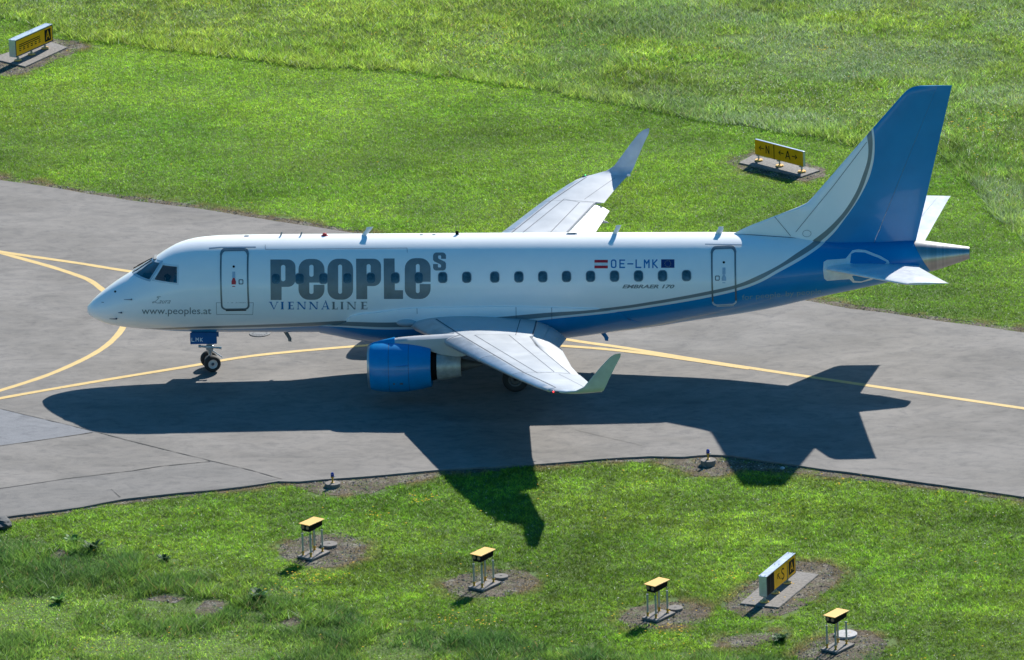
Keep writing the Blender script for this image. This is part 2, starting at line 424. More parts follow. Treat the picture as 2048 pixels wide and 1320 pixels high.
def add_rim(bm, depth):
    """give a laid sheet an edge wall of the given depth towards the skin"""
    es = [e for e in bm.edges if e.is_boundary]
    r = bmesh.ops.extrude_edge_only(bm, edges=es); vs = [v for v in r['geom'] if isinstance(v, bmesh.types.BMVert)]
    for v in vs: v.co.y += depth*(1 if v.co.y < 0 else -1)
    return bm
def decal(name, bm, mat, parent, off=.004, rim=0, side=-1, f=None, g=8, px=True):
    lay(bm, off, f, g, side, px)
    if rim: add_rim(bm, rim)
    return bm_obj(name, bm, mat, parent, smooth=True, angle=40, recalc=False)

# ------------------------------------------------------------------ THE GROUND
def catmull(pts, n=14):
    P = [np.array(p, float) for p in pts]; P = [2*P[0]-P[1]]+P+[2*P[-1]-P[-2]]; out = []
    for i in range(1, len(P)-2):
        for k in range(n):
            t = k/n; a, b, c, d = P[i-1:i+3]
            out.append(.5*((2*b)+(-a+c)*t+(2*a-5*b+4*c-d)*t*t+(-a+3*b-3*c+d)*t**3))
    out.append(P[-2]); return np.array(out)
far_px = [(-2600, 10), (-500, 300), (-200, 336), (0, 359), (88, 372), (166, 386), (273, 402), (400, 418), (620, 452), (1622, 602.7), (1703, 618), (1786, 628), (1873, 641), (1972, 654), (2048, 665), (2300, 702), (2700, 762), (5200, 1135)]
near_px = [(5200, 1545), (2700, 1105), (2300, 1035), (2048, 993), (1850, 965), (1720, 948), (1637, 937), (1596, 930.5), (1530, 922), (1464, 913), (1422, 910), (1369, 913), (1300, 912), (1200, 917), (1080, 927), (1000, 933), (877, 940), (795, 947), (698, 955), (600, 962), (557, 961.6), (483, 973), (381, 983.6), (249, 998), (117, 1020), (0, 1035), (-200, 1062), (-500, 1112), (-2600, 1500)]
far_g = gpoly(far_px); near_g = gpoly(near_px)
def jitter(P, amp, step=.35, seed=0):
    out = []
    for a, b in zip(P[:-1], P[1:]):
        n = max(1, int(np.hypot(*(b-a))/step))
        for k in range(n): out.append(a+(b-a)*k/n)
    out.append(P[-1]); out = np.array(out); s = np.arange(len(out))
    out[:, 1] += (fbm(s*1.0, s*0.0, 6, seed)-.5)*2*amp; return out
far_j = jitter(far_g, .10, seed=3); near_j = jitter(near_g, .11, seed=5)
TAXI = np.vstack([far_j, near_j])
def ground_mat():
    m, nt, b = new_mat('turf_soil'); tc = N(nt, 'ShaderNodeTexCoord'); v = tc.outputs['Object']
    n1 = noise(nt, v, .35, 6); n2 = noise(nt, v, 16, 10, .8)
    a = ramp(nt, n1.outputs[0], [(.3, (.080, .150, .026)), (.7, (.125, .205, .036))]).outputs[0]
    d = ramp(nt, n2.outputs[0], [(.36, (.30, .34, .28)), (.62, (1.3, 1.25, 1.1))]).outputs[0]
    nt.links.new(mixc(nt, a, d, 1.0, 'MULTIPLY'), b.inputs['Base Color']); b.inputs['Roughness'].default_value = .95
    bp = N(nt, 'ShaderNodeBump'); bp.inputs['Strength'].default_value = .8; bp.inputs['Distance'].default_value = .05
    nt.links.new(n2.outputs[0], bp.inputs['Height']); nt.links.new(bp.outputs[0], b.inputs['Normal']); return m
def dirt_mat():
    m, nt, b = new_mat('bare_earth'); tc = N(nt, 'ShaderNodeTexCoord'); v = tc.outputs['Object']
    n1 = noise(nt, v, 1.6, 6); n2 = noise(nt, v, 13, 10, .8); n3 = noise(nt, v, 3.0, 4)
    a = ramp(nt, n1.outputs[0], [(.35, (.072, .050, .030)), (.5, (.125, .098, .066)), (.68, (.22, .205, .165))]).outputs[0]
    d = ramp(nt, n2.outputs[0], [(.38, (.10, .10, .11)), (.50, (.85, .85, .85)), (.64, (2.2, 2.2, 2.2))]).outputs[0]
    g = ramp(nt, n3.outputs[0], [(.52, (0, 0, 0)), (.62, (.55, .55, .55))]).outputs[0]
    c = mixc(nt, mixc(nt, a, (.085, .115, .03), g), d, 1.0, 'MULTIPLY')
    nt.links.new(c, b.inputs['Base Color']); b.inputs['Roughness'].default_value = .95
    bp = N(nt, 'ShaderNodeBump'); bp.inputs['Strength'].default_value = 1.0; bp.inputs['Distance'].default_value = .06
    nt.links.new(n2.outputs[0], bp.inputs['Height']); nt.links.new(bp.outputs[0], b.inputs['Normal']); return m
def asphalt_mat(name, lo, hi, tint=1.0, coarse=.30):
    m, nt, b = new_mat(name); tc = N(nt, 'ShaderNodeTexCoord'); v = tc.outputs['Object']
    mp = N(nt, 'ShaderNodeMapping'); mp.inputs['Scale'].default_value = (.75, 1.25, 1); mp.inputs['Rotation'].default_value = (0, 0, .25); nt.links.new(v, mp.inputs[0])
    n1 = noise(nt, mp.outputs[0], coarse, 7, .62); n1.inputs['Distortion'].default_value = .8
    n2 = noise(nt, v, 45, 4, .8); n3 = noise(nt, mp.outputs[0], 2.6, 6, .7)
    a = ramp(nt, n1.outputs[0], [(.33, lo), (.66, hi)]).outputs[0]
    d = ramp(nt, n3.outputs[0], [(.30, (.74, .75, .77)), (.46, (1, 1, 1)), (.75, (1.08, 1.07, 1.06))]).outputs[0]
    e = ramp(nt, n2.outputs[0], [(.3, (.74, .74, .74)), (.7, (1.26, 1.26, 1.26))]).outputs[0]
    n4 = noise(nt, mp.outputs[0], 1.1, 8, .7); n4.inputs['Distortion'].default_value = 1.4
    g = ramp(nt, n4.outputs[0], [(.36, (.80, .81, .83)), (.5, (1, 1, 1)), (.66, (1.10, 1.09, 1.08))]).outputs[0]
    c = mixc(nt, mixc(nt, mixc(nt, a, g, 1., 'MULTIPLY'), d, 1., 'MULTIPLY'), e, 1., 'MULTIPLY')
    nt.links.new(c, b.inputs['Base Color']); b.inputs['Roughness'].default_value = .88; b.inputs['Specular IOR Level'].default_value = .35
    bp = N(nt, 'ShaderNodeBump'); bp.inputs['Strength'].default_value = .35; bp.inputs['Distance'].default_value = .01
    nt.links.new(n2.outputs[0], bp.inputs['Height']); nt.links.new(bp.outputs[0], b.inputs['Normal']); return m
M_SOIL = ground_mat(); M_DIRT = dirt_mat()
M_ASP = asphalt_mat('taxiway_asphalt', (.146, .137, .128), (.208, .195, .183))
M_ASP2 = asphalt_mat('newer_asphalt', (.145, .139, .133), (.175, .167, .16), coarse=.6)
M_ASP3 = asphalt_mat('bluish_asphalt', (.165, .172, .188), (.19, .198, .216), coarse=.8)
def paint_mat():
    m, nt, b = new_mat('yellow_line_paint'); tc = N(nt, 'ShaderNodeTexCoord'); v = tc.outputs['Object']
    n1 = noise(nt, v, 3.5, 8, .75); n2 = noise(nt, v, 40, 5, .8)
    a = ramp(nt, n1.outputs[0], [(.30, (.30, .24, .12)), (.42, (.56, .38, .12)), (.7, (.64, .44, .15))]).outputs[0]
    d = ramp(nt, n2.outputs[0], [(.28, (.72, .74, .8)), (.5, (1, 1, 1))]).outputs[0]
    nt.links.new(mixc(nt, a, d, 1., 'MULTIPLY'), b.inputs['Base Color']); b.inputs['Roughness'].default_value = .7; return m
M_LINE = paint_mat()
def flat_poly(name, P, z, mat, skirt=0, **k):
    loops = [[Vector((p[0], p[1], 0)) for p in P]]; tris = tessellate_polygon(loops)
    V = [(p[0], p[1], z) for p in P]; Fc = [t for t in tris]; n = len(P)
    a = np.array(P); area = sum(a[i][0]*a[(i+1) % n][1]-a[(i+1) % n][0]*a[i][1] for i in range(n))
    bm = bmesh.new(); vs = [bm.verts.new(v) for v in V]
    for t in Fc:
        try: f = bm.faces.new([vs[i] for i in t])
        except ValueError: continue
        f.normal_update()
        if f.normal.z < 0: f.normal_flip()
    if skirt:
        lo = [bm.verts.new((v[0], v[1], z-skirt)) for v in V]
        for i in range(n):
            j = (i+1) % n; q = (vs[j], vs[i], lo[i], lo[j]) if area > 0 else (vs[i], vs[j], lo[j], lo[i]); bm.faces.new(q)
    o = bm_obj(name, bm, mat, recalc=False); return setp(o, **k)
GZ = -.07
S = 2500
gv = [(-S, -S, GZ), (S, -S, GZ), (S, S, GZ), (-S, S, GZ)]
setp(mesh_obj('ground', gv, [(0, 1, 2, 3)], M_SOIL), 'flat green turf ground of the airfield', 'ground', kind='structure')
flat_poly('taxiway', TAXI, 0, M_ASP, .12, label='broad grey asphalt taxiway crossing under the aircraft', cat='taxiway', kind='structure')
cb = lambda a: [(x/3.413, 780+y/3.413) for x, y in a]
p_lo = gpoly([(-450, 1108), (-200, 1060), (0, 1033)]+cb([(400, 818), (850, 743), (1300, 693), (1650, 658), (1890, 612), (1450, 487), (1000, 545), (800, 567), (400, 615), (0, 672)])+[(-450, 1065)])
flat_poly('asphalt_patch', jitter(p_lo, .012, .5, 9), .004, M_ASP2, label='smoother darker asphalt strip at the lower left taxiway edge', cat='asphalt patch', kind='structure')
p_bl = gpoly([(-450, 720), (0, 818)]+cb([(450, 235), (655, 287), (0, 380)])+[(-450, 975)])
flat_poly('asphalt_patch', jitter(p_bl, .012, .5, 12), .004, M_ASP3, label='blue grey asphalt patch ending at the nose shadow', cat='asphalt patch', kind='structure')
def strip(name, P, w, z, mat, wob=0, seed=0, **k):
    P = np.array(P, float)[:, :2]; T = np.gradient(P, axis=0); T /= np.linalg.norm(T, axis=1, keepdims=True); Nn = np.stack([-T[:, 1], T[:, 0]], 1)
    s = np.arange(len(P)); wv = w/2*(1+wob*(fbm(s*1., s*0., 3, seed)-.5)*2)
    A = P+Nn*wv[:, None]; B = P-Nn*wv[:, None]; V = [(*a, z) for a in A]+[(*b, z) for b in B]; n = len(P)
    Fc = [(i, n+i, n+i+1, i+1) for i in range(n-1)]
    o = mesh_obj(name, V, Fc, mat); return setp(o, **k)
LW = .235
lineA = gpoly([(-260, 424), (-60, 484), (0, 505), (100, 533), (160, 552.7), (184, 563.6), (207, 581), (237, 605), (252, 630), (245, 656), (225.5, 680), (200, 700), (160, 722), (90, 752), (0, 781), (-90, 806), (-300, 858)])
lineB = gpoly([(-300, 455), (0, 503.5), (160, 527), (259.5, 543), (700, 611), (1126, 678), (1260, 697.5), (1500, 736), (2048, 817), (2500, 884)])
lineC = gpoly([(-300, 868), (-100, 819), (0, 797), (200, 762), (380, 732.5), (470, 717), (560, 706), (735, 691), (830, 687), (960, 686), (1108, 691), (1260, 703.5), (1400, 723), (1500, 737.5)])
for nm, L, z in (('turn-off curve passing under the nose', lineA, .003), ('long straight centre line under the fuselage', lineB, .006), ('curved lead-in line running past the nose wheels', lineC, .009)):
    strip('taxiway_marking', catmull(L), LW, z, M_LINE, .12, int(z*4000), label='yellow '+nm, cat='painted line', kind='structure')
M_CRACK = simple('joint_tar', (.05, .048, .046), .9, var=.2, vscale=20)
def crack(px, w, seed, lab):
    P = gpoly(px); Q = []
    for a, b in zip(P[:-1], P[1:]):
        n = max(2, int(np.hypot(*(b-a))/.12))
        for k in range(n): Q.append(a+(b-a)*k/n)
    Q = np.array(Q); s = np.arange(len(Q)); Q[:, 1] += (fbm(s*1., s*0.+3, 9, seed)-.5)*.09
    strip('asphalt_joint', Q, w, .012, M_CRACK, 1.1, seed, label=lab, cat='asphalt crack', kind='structure')
crack([(-200, 786)]+cb([(0, 128), (450, 235), (655, 287), (1000, 375), (1450, 487), (1720, 550), (1940, 612)]), .035, 1, 'long dark joint running from the left edge down to the grass')
crack([(-200, 916)]+cb([(0, 383), (655, 288)]), .03, 2, 'dark joint along the lower side of the bluish patch')
crack([(-200, 996)]+cb([(0, 673), (450, 608), (900, 552), (1100, 520), (1460, 487)]), .05, 3, 'wide cracked joint above the darker asphalt strip')
crack(cb([(760, 680), (830, 740)]), .03, 4, 'short crack near the lower left taxiway edge')
crack([(2048, 700), (1700, 700), (1300, 703)][::-1][:0] or [(1150, 860), (1290, 893)], .012, 5, 'faint hairline crack beside the wing shadow')

# bare earth around the fittings and along the edges
c8 = lambda a: [(1600+x/4.571, 560+y/4.571) for x, y in a]
farstrip = np.vstack([gpoly([(-500, 285), (-200, 322), (0, 348.6), (78, 359), (164, 376), (283, 392), (400, 408), (600, 439), (1100, 520), (1661, 597), (1742, 611), (1797, 620), (1884, 631), (2005, 648.6), (2048, 651), (2300, 690), (2700, 748)]), far_g[::-1]+np.array([0, -.08])])
DIRT = {
 'edge far': farstrip,
 'edge near left': gpoly([(-400, 1108), (-200, 1068), (0, 1040), (117, 1025), (249, 1003), (381, 989), (483, 978), (557, 966), (600, 966), (600, 955), (483, 965), (249, 990), (0, 1028), (-400, 1090)]),
 'light 1': gpoly([(570, 962), (600, 975), (640, 986), (690, 990), (740, 984), (780, 968), (850, 956), (900, 944), (1000, 938), (1000, 928), (795, 940), (570, 955)]),
 'light 2': gpoly([(1080, 931), (1200, 922), (1310, 920), (1350, 932), (1390, 948), (1440, 948), (1480, 936), (1560, 940), (1640, 948), (1740, 958), (1850, 972), (2048, 1001), (2300, 1045), (2300, 1030), (1850, 960), (1590, 925), (1464, 908), (1300, 906), (1080, 922)]),
 'box 1': gpoly([(553, 1098), (575, 1078), (620, 1066), (690, 1063), (735, 1085), (725, 1115), (680, 1130), (620, 1135), (575, 1118)]),
 'box 2': gpoly([(884, 1163), (920, 1146), (990, 1134), (1050, 1135), (1082, 1158), (1060, 1175), (1010, 1190), (950, 1194), (902, 1186)]),
 'box 3': gpoly([(1236, 1235), (1262, 1212), (1330, 1200), (1385, 1200), (1422, 1212), (1415, 1236), (1370, 1250), (1310, 1256), (1262, 1252)]),
 'box 4': gpoly([(1590, 1306), (1630, 1275), (1690, 1252), (1740, 1256), (1775, 1280), (1762, 1312), (1715, 1332), (1620, 1340)]),
 'sign 3': gpoly([(1446, 1212), (1475, 1185), (1520, 1148), (1590, 1118), (1650, 1122), (1690, 1142), (1655, 1180), (1600, 1212), (1560, 1228), (1490, 1232)]),
 'sign 1': gpoly([(-60, 150), (30, 148), (60, 140), (100, 122), (145, 103), (178, 90), (150, 79), (105, 76), (60, 92), (-10, 108), (-60, 120)]),
 'sign 2': gpoly([(1452, 322), (1480, 306), (1515, 300), (1600, 318), (1655, 335), (1648, 350), (1610, 360), (1560, 352), (1500, 342)]),
 'bare 1': gpoly([(1418, 1290), (1440, 1272), (1500, 1262), (1560, 1258), (1565, 1272), (1500, 1290)]),
 'bare 2': gpoly([(100, 1108), (118, 1096), (140, 1098), (138, 1112), (112, 1118)]),
 'bare 3': gpoly([(290, 1195), (330, 1186), (370, 1192), (350, 1202)]),
 'bare 4': gpoly([(385, 1222), (410, 1196), (445, 1196), (455, 1206), (430, 1228), (400, 1226)]),
 'bare 5': gpoly([(560, 1240), (590, 1228), (605, 1240), (580, 1250)]),
}
LABS = {'edge far': 'narrow strip of grey gravel along the far taxiway edge', 'edge near left': 'thin strip of dry soil along the lower left taxiway edge',
 'light 1': 'bare earth around the left blue edge light', 'light 2': 'bare earth around the right blue edge light', 'box 1': 'round bare earth patch under the leftmost yellow lamp box',
 'box 2': 'round bare earth patch under the second yellow lamp box from the left', 'box 3': 'round bare earth patch under the third yellow lamp box from the left', 'box 4': 'bare earth patch under the rightmost yellow lamp box',
 'sign 3': 'brown bare earth around the lower right sign slab', 'sign 1': 'bare earth around the upper left sign slab', 'sign 2': 'thin bare soil around the arrow sign behind the tail',
 'bare 1': 'small pale bare spot in the grass near the lower right sign', 'bare 2': 'bare spot below the taxiway corner at lower left', 'bare 3': 'small bare spot in the rough grass at lower left', 'bare 4': 'larger bare spot among rough tufts at lower left', 'bare 5': 'small bare spot at the end of the rough tufts'}
for k, P in DIRT.items():
    Q = P
    flat_poly('bare_earth', jitter(np.vstack([Q, Q[:1]]), .10, .3, abs(hash(k)) % 97 if False else len(k)*7)[:-1], GZ+.006+.002*(len(k) % 4), M_DIRT, label=LABS[k], cat='bare earth', kind='structure')

# ------------------------------------------------------------------ GRASS
MEADOW = np.vstack([gpoly([(-600, -60), (-60, 28), (60, 45), (150, 75), (300, 92), (450, 112), (600, 132), (800, 140), (950, 160), (1100, 182), (1250, 210), (1400, 238), (1560, 262), (1720, 290), (1880, 300), (1920, 345), (1980, 420), (2048, 480), (2300, 700), (2500, 640)]), [[60, 120], [-60, 130]]])
ROUGH = np.vstack([gpoly([(-500, 1140), (-100, 1080), (40, 1068), (150, 1082), (250, 1098), (400, 1130), (560, 1165), (650, 1200), (760, 1232), (900, 1255), (1050, 1280), (1250, 1300), (1500, 1312), (1800, 1330), (2200, 1340)]), [[40, -60], [-25, -60]]])
def blades_mesh(name, x, y, h, w, lean, col, mat, z0=GZ, **k):
    n = len(x); th = rng.uniform(0, 2*np.pi, n); la = rng.uniform(0, 2*np.pi, n)
    V = np.empty((n, 3, 3), np.float32); dx, dy = np.cos(th)*w/2, np.sin(th)*w/2
    V[:, 0] = np.stack([x-dx, y-dy, np.full(n, z0)], 1); V[:, 1] = np.stack([x+dx, y+dy, np.full(n, z0)], 1)
    V[:, 2] = np.stack([x+np.cos(la)*lean*h, y+np.sin(la)*lean*h, z0+h], 1)
    me = bpy.data.meshes.new(name); me.vertices.add(3*n); me.vertices.foreach_set('co', V.ravel())
    me.loops.add(3*n); me.loops.foreach_set('vertex_index', np.arange(3*n, dtype=np.int32))
    me.polygons.add(n); me.polygons.foreach_set('loop_start', np.arange(0, 3*n, 3, dtype=np.int32)); me.polygons.foreach_set('loop_total', np.full(n, 3, np.int32))
    me.update(calc_edges=True)
    ca = me.color_attributes.new('Col', 'FLOAT_COLOR', 'POINT') if False else me.color_attributes.new('Col', 'BYTE_COLOR', 'POINT')
    C = np.ones((n, 3, 4), np.float32); C[:, :, :3] = col[:, None, :]; ca.data.foreach_set('color', C.ravel())
    me.materials.append(mat); o = link(bpy.data.objects.new(name, me)); return setp(o, **k)
def grass_mat(name, trans=.5, rough=.45):
    m, nt, b = new_mat(name); out = nt.nodes['Material Output']; a = N(nt, 'ShaderNodeAttribute', attribute_name='Col')
    nt.links.new(a.outputs['Color'], b.inputs['Base Color']); b.inputs['Roughness'].default_value = rough; b.inputs['Specular IOR Level'].default_value = .14
    t = N(nt, 'ShaderNodeBsdfTranslucent'); hs = N(nt, 'ShaderNodeHueSaturation'); hs.inputs['Saturation'].default_value = 1.0; hs.inputs['Value'].default_value = 1.35; hs.inputs['Hue'].default_value = .492
    nt.links.new(a.outputs['Color'], hs.inputs['Color']); nt.links.new(hs.outputs[0], t.inputs[0]); mx = N(nt, 'ShaderNodeMixShader'); mx.inputs[0].default_value = trans
    nt.links.new(b.outputs[0], mx.inputs[1]); nt.links.new(t.outputs[0], mx.inputs[2]); nt.links.new(mx.outputs[0], out.inputs[0]); return m
M_GRASS = grass_mat('grass_blades')
VIEW = gpoly([(-480, -90), (2530, -90), (2530, 1430), (-480, 1430)])
def scatter(n_per_m2, region_wide=True):
    x0, x1 = VIEW[:, 0].min(), VIEW[:, 0].max(); y0, y1 = VIEW[:, 1].min(), VIEW[:, 1].max()
    n = int((x1-x0)*(y1-y0)*n_per_m2); return rng.uniform(x0, x1, n).astype(np.float64), rng.uniform(y0, y1, n).astype(np.float64)
def dist_field():
    """coarse grids of distances for quick lookup"""
    x0, x1 = VIEW[:, 0].min()-1, VIEW[:, 0].max()+1; y0, y1 = VIEW[:, 1].min()-1, VIEW[:, 1].max()+1; s = .1
    gx = np.arange(x0, x1, s); gy = np.arange(y0, y1, s); X, Y = np.meshgrid(gx, gy, indexing='ij')
    lim = gpoly(far_px), gpoly(near_px)
    dT = pdist(X, Y, np.vstack([far_g, near_g])); dM = pdist(X, Y, MEADOW); dR = pdist(X, Y, ROUGH)
    dD = np.full(X.shape, 50.)
    for k, P in DIRT.items():
        bx0, by0 = P.min(0)-2; bx1, by1 = P.max(0)+2
        i0, i1 = np.clip([(bx0-x0)/s, (bx1-x0)/s], 0, len(gx)).astype(int); j0, j1 = np.clip([(by0-y0)/s, (by1-y0)/s], 0, len(gy)).astype(int)
        if i1 > i0 and j1 > j0: dD[i0:i1, j0:j1] = np.minimum(dD[i0:i1, j0:j1], pdist(X[i0:i1, j0:j1], Y[i0:i1, j0:j1], P))
    def look(G):
        def f(x, y):
            i = np.clip(((x-x0)/s).round().astype(int), 0, len(gx)-1); j = np.clip(((y-y0)/s).round().astype(int), 0, len(gy)-1); return G[i, j]
        return f
    return look(dT), look(dM), look(dR), look(dD)
dT, dM, dR, dD = dist_field()
def base_cols(x, y, kind):
    n = len(x); a = fbm(x, y*.8, 5.5, 21, 4)[:, None]; b = fbm(x*.6, y, 1.3, 33, 4)[:, None]; c = fbm(x, y, 14, 44, 3)[:, None]
    if kind == 'mown': g1, g2, g3 = np.array([.095, .215, .030]), np.array([.190, .325, .050]), np.array([.075, .175, .032])
    elif kind == 'meadow': g1, g2, g3 = np.array([.110, .215, .045]), np.array([.240, .350, .075]), np.array([.09, .185, .060])
    else: g1, g2, g3 = np.array([.070, .165, .032]), np.array([.185, .305, .060]), np.array([.045, .11, .035])
    t = np.clip((b-.32)*2.6, 0, 1)*.45+np.clip((a-.32)*3, 0, 1)*.55
    col = g1*(1-t)+g2*t; d = np.clip((c-.5)*4, 0, 1)*.45; col = col*(1-d)+g3*d
    if kind == 'mown':
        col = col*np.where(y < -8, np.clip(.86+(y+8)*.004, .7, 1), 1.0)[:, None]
        st = np.sin((y*.93+x*.22+1.4*fbm(x, y, 9, 47, 2))*2*np.pi/2.3)*.5+.5; col = col*(1-.20*st*np.clip((fbm(x, y, 12, 48, 2)-.35)*4, 0, 1))[:, None]
    q = np.where(y > 0, .55, 1.0) if kind == 'mown' else 1.0
    f = (np.clip((fbm(x, y, .16, 51, 2)-.5)*1.3*q+1, .5, 1.6)*np.clip((fbm(x, y, .7, 52, 3)-.5)*.9*q+1, .6, 1.5)*np.clip((fbm(x*.6, y, 3.5, 53, 3)-.5)*.9+1, .6, 1.4))[:, None]*(.90 if kind == 'meadow' else 1.0)
    pal = rng.random((n, 1)) < (.02 if kind == 'mown' else .035)  # glints on the grass painted in as scattered pale blades
    out = col*np.array([1.33, 1.30, .84])*f*rng.lognormal(0, .36, (n, 1))*rng.lognormal(0, .07, (n, 3))
    return np.clip(np.where(pal, np.array([.50, .58, .42])*rng.uniform(.5, 1.1, (n, 1)), out), 0, .95)
def make_mown():
    x, y = scatter(900)
    near = y < -8
    t = dT(x, y); d = dD(x, y); m = dM(x, y); r = dR(x, y); rag = (fbm(x, y, .9, 5, 3)-.5)+(fbm(x, y, .3, 6, 2)-.5)*.9; keep0 = fbm(x, y, .16, 7, 2)+rng.random(len(x))*.9 > .50
    keep = keep0 & (t > np.where(y < 0, .05, .12)+rag*.25) & (d > -.22+rag*1.5) & (m > -.1) & (r > rag*1.2)
    keep |= (d < 0) & (t > .15) & (m > -.1) & (rng.random(len(x)) < .05+.35*np.clip((fbm(x, y, .6, 88, 3)-.50)*6, 0, 1)*np.clip(1+d/.9, .2, 1))   # stray tufts on bare soil
    x, y, t, d = x[keep], y[keep], t[keep], d[keep]
    cl = fbm(x, y, .30, 61, 3); cl2 = fbm(x*.7, y, 2.6, 62, 3)
    h = (.045+(.03+.05*(y < 0))*np.clip(cl-.25, 0, 1)+.05*np.clip(cl2-.35, 0, 1))*rng.uniform(.5, 1.35, len(x)); h = np.where(d < 0, h*.6, h)
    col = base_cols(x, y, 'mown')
    e = np.minimum(t, np.maximum(d, 0)); dry = np.clip(1-e/.55, 0, 1)*np.clip((fbm(x, y, .8, 70, 3)-.42)*5, 0, 1)
    dry = np.maximum(dry, (rng.random(len(x)) < .015)*.6)[:, None]
    col = col*(1-dry)+np.array([.25, .20, .10])*dry*rng.lognormal(0, .3, (len(x), 1))
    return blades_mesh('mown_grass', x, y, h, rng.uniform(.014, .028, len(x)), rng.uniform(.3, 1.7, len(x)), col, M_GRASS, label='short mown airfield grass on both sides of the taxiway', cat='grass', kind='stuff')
def make_tall(kind):
    x, y = scatter(380 if kind == 'meadow' else 520)
    f = dM if kind == 'meadow' else dR; rag = fbm(x, y, 1.2, 9, 3)-.5; m = f(x, y); d = dD(x, y)
    keep = (m < rag*(.7 if kind == 'meadow' else 1.2)) & (d > rag*.8) & (dT(x, y) > .2)
    den = fbm(x, y, .9 if kind == 'meadow' else .7, 15, 3); keep &= (den+rng.random(len(x))*.5 > (.42 if kind == 'meadow' else .44)); x, y, m = x[keep], y[keep], m[keep]
    if kind == 'meadow':
        A = fbm(x*.8, y, 2.8, 91, 4); h = (.13+.40*np.clip(A-.3, 0, 1))*rng.uniform(.45, 1.3, len(x)); h = np.maximum(h*np.clip(-m/.3+.5, .4, 1), np.where(m > -1.0, .36*rng.uniform(.6, 1.3, len(x)), 0))
        w = rng.uniform(.014, .034, len(x)); lean = rng.uniform(.2, 1.7, len(x)); h = h*.75
    else:
        A = fbm(x, y*.8, 1.5, 92, 4); B = np.exp(-((m+1.6)/1.3)**2)
        h = (.06+.95*np.clip(A-.43, 0, 1)+.55*B*np.clip(fbm(x, y, .9, 95, 3)-.38, 0, 1)*2)*rng.uniform(.4, 1.3, len(x)); w = rng.uniform(.014, .034, len(x)); lean = rng.uniform(.3, 1.6, len(x)); h = h*.85
    col = base_cols(x, y, kind)
    if kind == 'rough':
        bw = (np.clip(B*1.5, 0, 1)*np.clip((fbm(x, y, 1.1, 97, 3)-.36)*5, 0, 1)*.55)[:, None]; col = col*(1-bw)+np.array([.060, .155, .045])*bw*rng.lognormal(0, .3, (len(x), 1))
    if kind == 'meadow':
        pale = np.clip((fbm(x*.7, y, 3.2, 71, 4)-.46)*6, 0, 1)*np.clip((x-12)/8, .15, 1)*(rng.random(len(x)) < .55); col = col*(1-pale[:, None]*.75)+np.array([.27, .36, .24])*pale[:, None]*.75
        sd = (rng.random(len(x)) < .03)[:, None]; col = np.where(sd, np.array([.34, .30, .16]), col)
    else:
        dk = np.clip((fbm(x, y*.8, 1.5, 92, 4)-.46)*5, 0, 1)[:, None]; col = col*(1-dk*.55)+np.array([.045, .125, .045])*dk*.55
        sd = (rng.random(len(x)) < .03)[:, None]; col = np.where(sd, np.array([.26, .18, .09]), col)
    nm = 'meadow_grass' if kind == 'meadow' else 'rough_grass'
    lb = 'tall unmown meadow grass beyond the mowing line' if kind == 'meadow' else 'rough tufted grass and weeds at the lower left'
    return blades_mesh(nm, x, y, h, w, lean, col, M_GRASS, label=lb, cat='grass', kind='stuff')
make_mown(); make_tall('meadow'); make_tall('rough')
def flowers(name, pts, h, r, mat, **k):
    n = len(pts); V = np.empty((n, 6, 3), np.float32); r = r*rng.uniform(.6, 1.2, n); z = GZ+h
    for i, (a, b, c) in enumerate(((1, 0, 0), (0, 1, 0), (-1, 0, 0), (0, -1, 0), (0, 0, .22), (0, 0, -.15))):
        V[:, i] = np.stack([pts[:, 0]+a*r, pts[:, 1]+b*r, z+c*r], 1)
    base = np.array([(0, 1, 4), (1, 2, 4), (2, 3, 4), (3, 0, 4), (1, 0, 5), (2, 1, 5), (3, 2, 5), (0, 3, 5)])
    Fc = (np.arange(n)[:, None, None]*6+base[None]).reshape(-1, 3)
    me = bpy.data.meshes.new(name); me.from_pydata(V.reshape(-1, 3).tolist(), [], Fc.tolist()); me.materials.append(mat)
    return setp(link(bpy.data.objects.new(name, me)), **k)
def fl_pts(n, cond):
    x, y = scatter(1); m = int(n*14); x = rng.uniform(VIEW[:, 0].min(), VIEW[:, 0].max(), m); y = rng.uniform(VIEW[:, 1].min(), VIEW[:, 1].max(), m)
    k = cond(x, y) & (dT(x, y) > .3); return np.stack([x[k], y[k]], 1)[:n]
def spots(px, n, rad):
    out = []
    for p in px:
        c = gp(*p)[:2]; out.append(c+rng.normal(0, rad, (n, 2)))
    return np.vstack(out)
def petal_mat(name, col):
    m, nt, b = new_mat(name); b.inputs['Base Color'].default_value = (*col, 1); b.inputs['Roughness'].default_value = .8
    t = N(nt, 'ShaderNodeBsdfTranslucent'); t.inputs[0].default_value = (*col, 1); mx = N(nt, 'ShaderNodeMixShader'); mx.inputs[0].default_value = .5
    nt.links.new(b.outputs[0], mx.inputs[1]); nt.links.new(t.outputs[0], mx.inputs[2]); nt.links.new(mx.outputs[0], nt.nodes['Material Output'].inputs[0]); return m
M_DAND = petal_mat('dandelion_yellow', (.85, .60, .01)); M_SEED = petal_mat('seed_head_white', (.85, .85, .80))
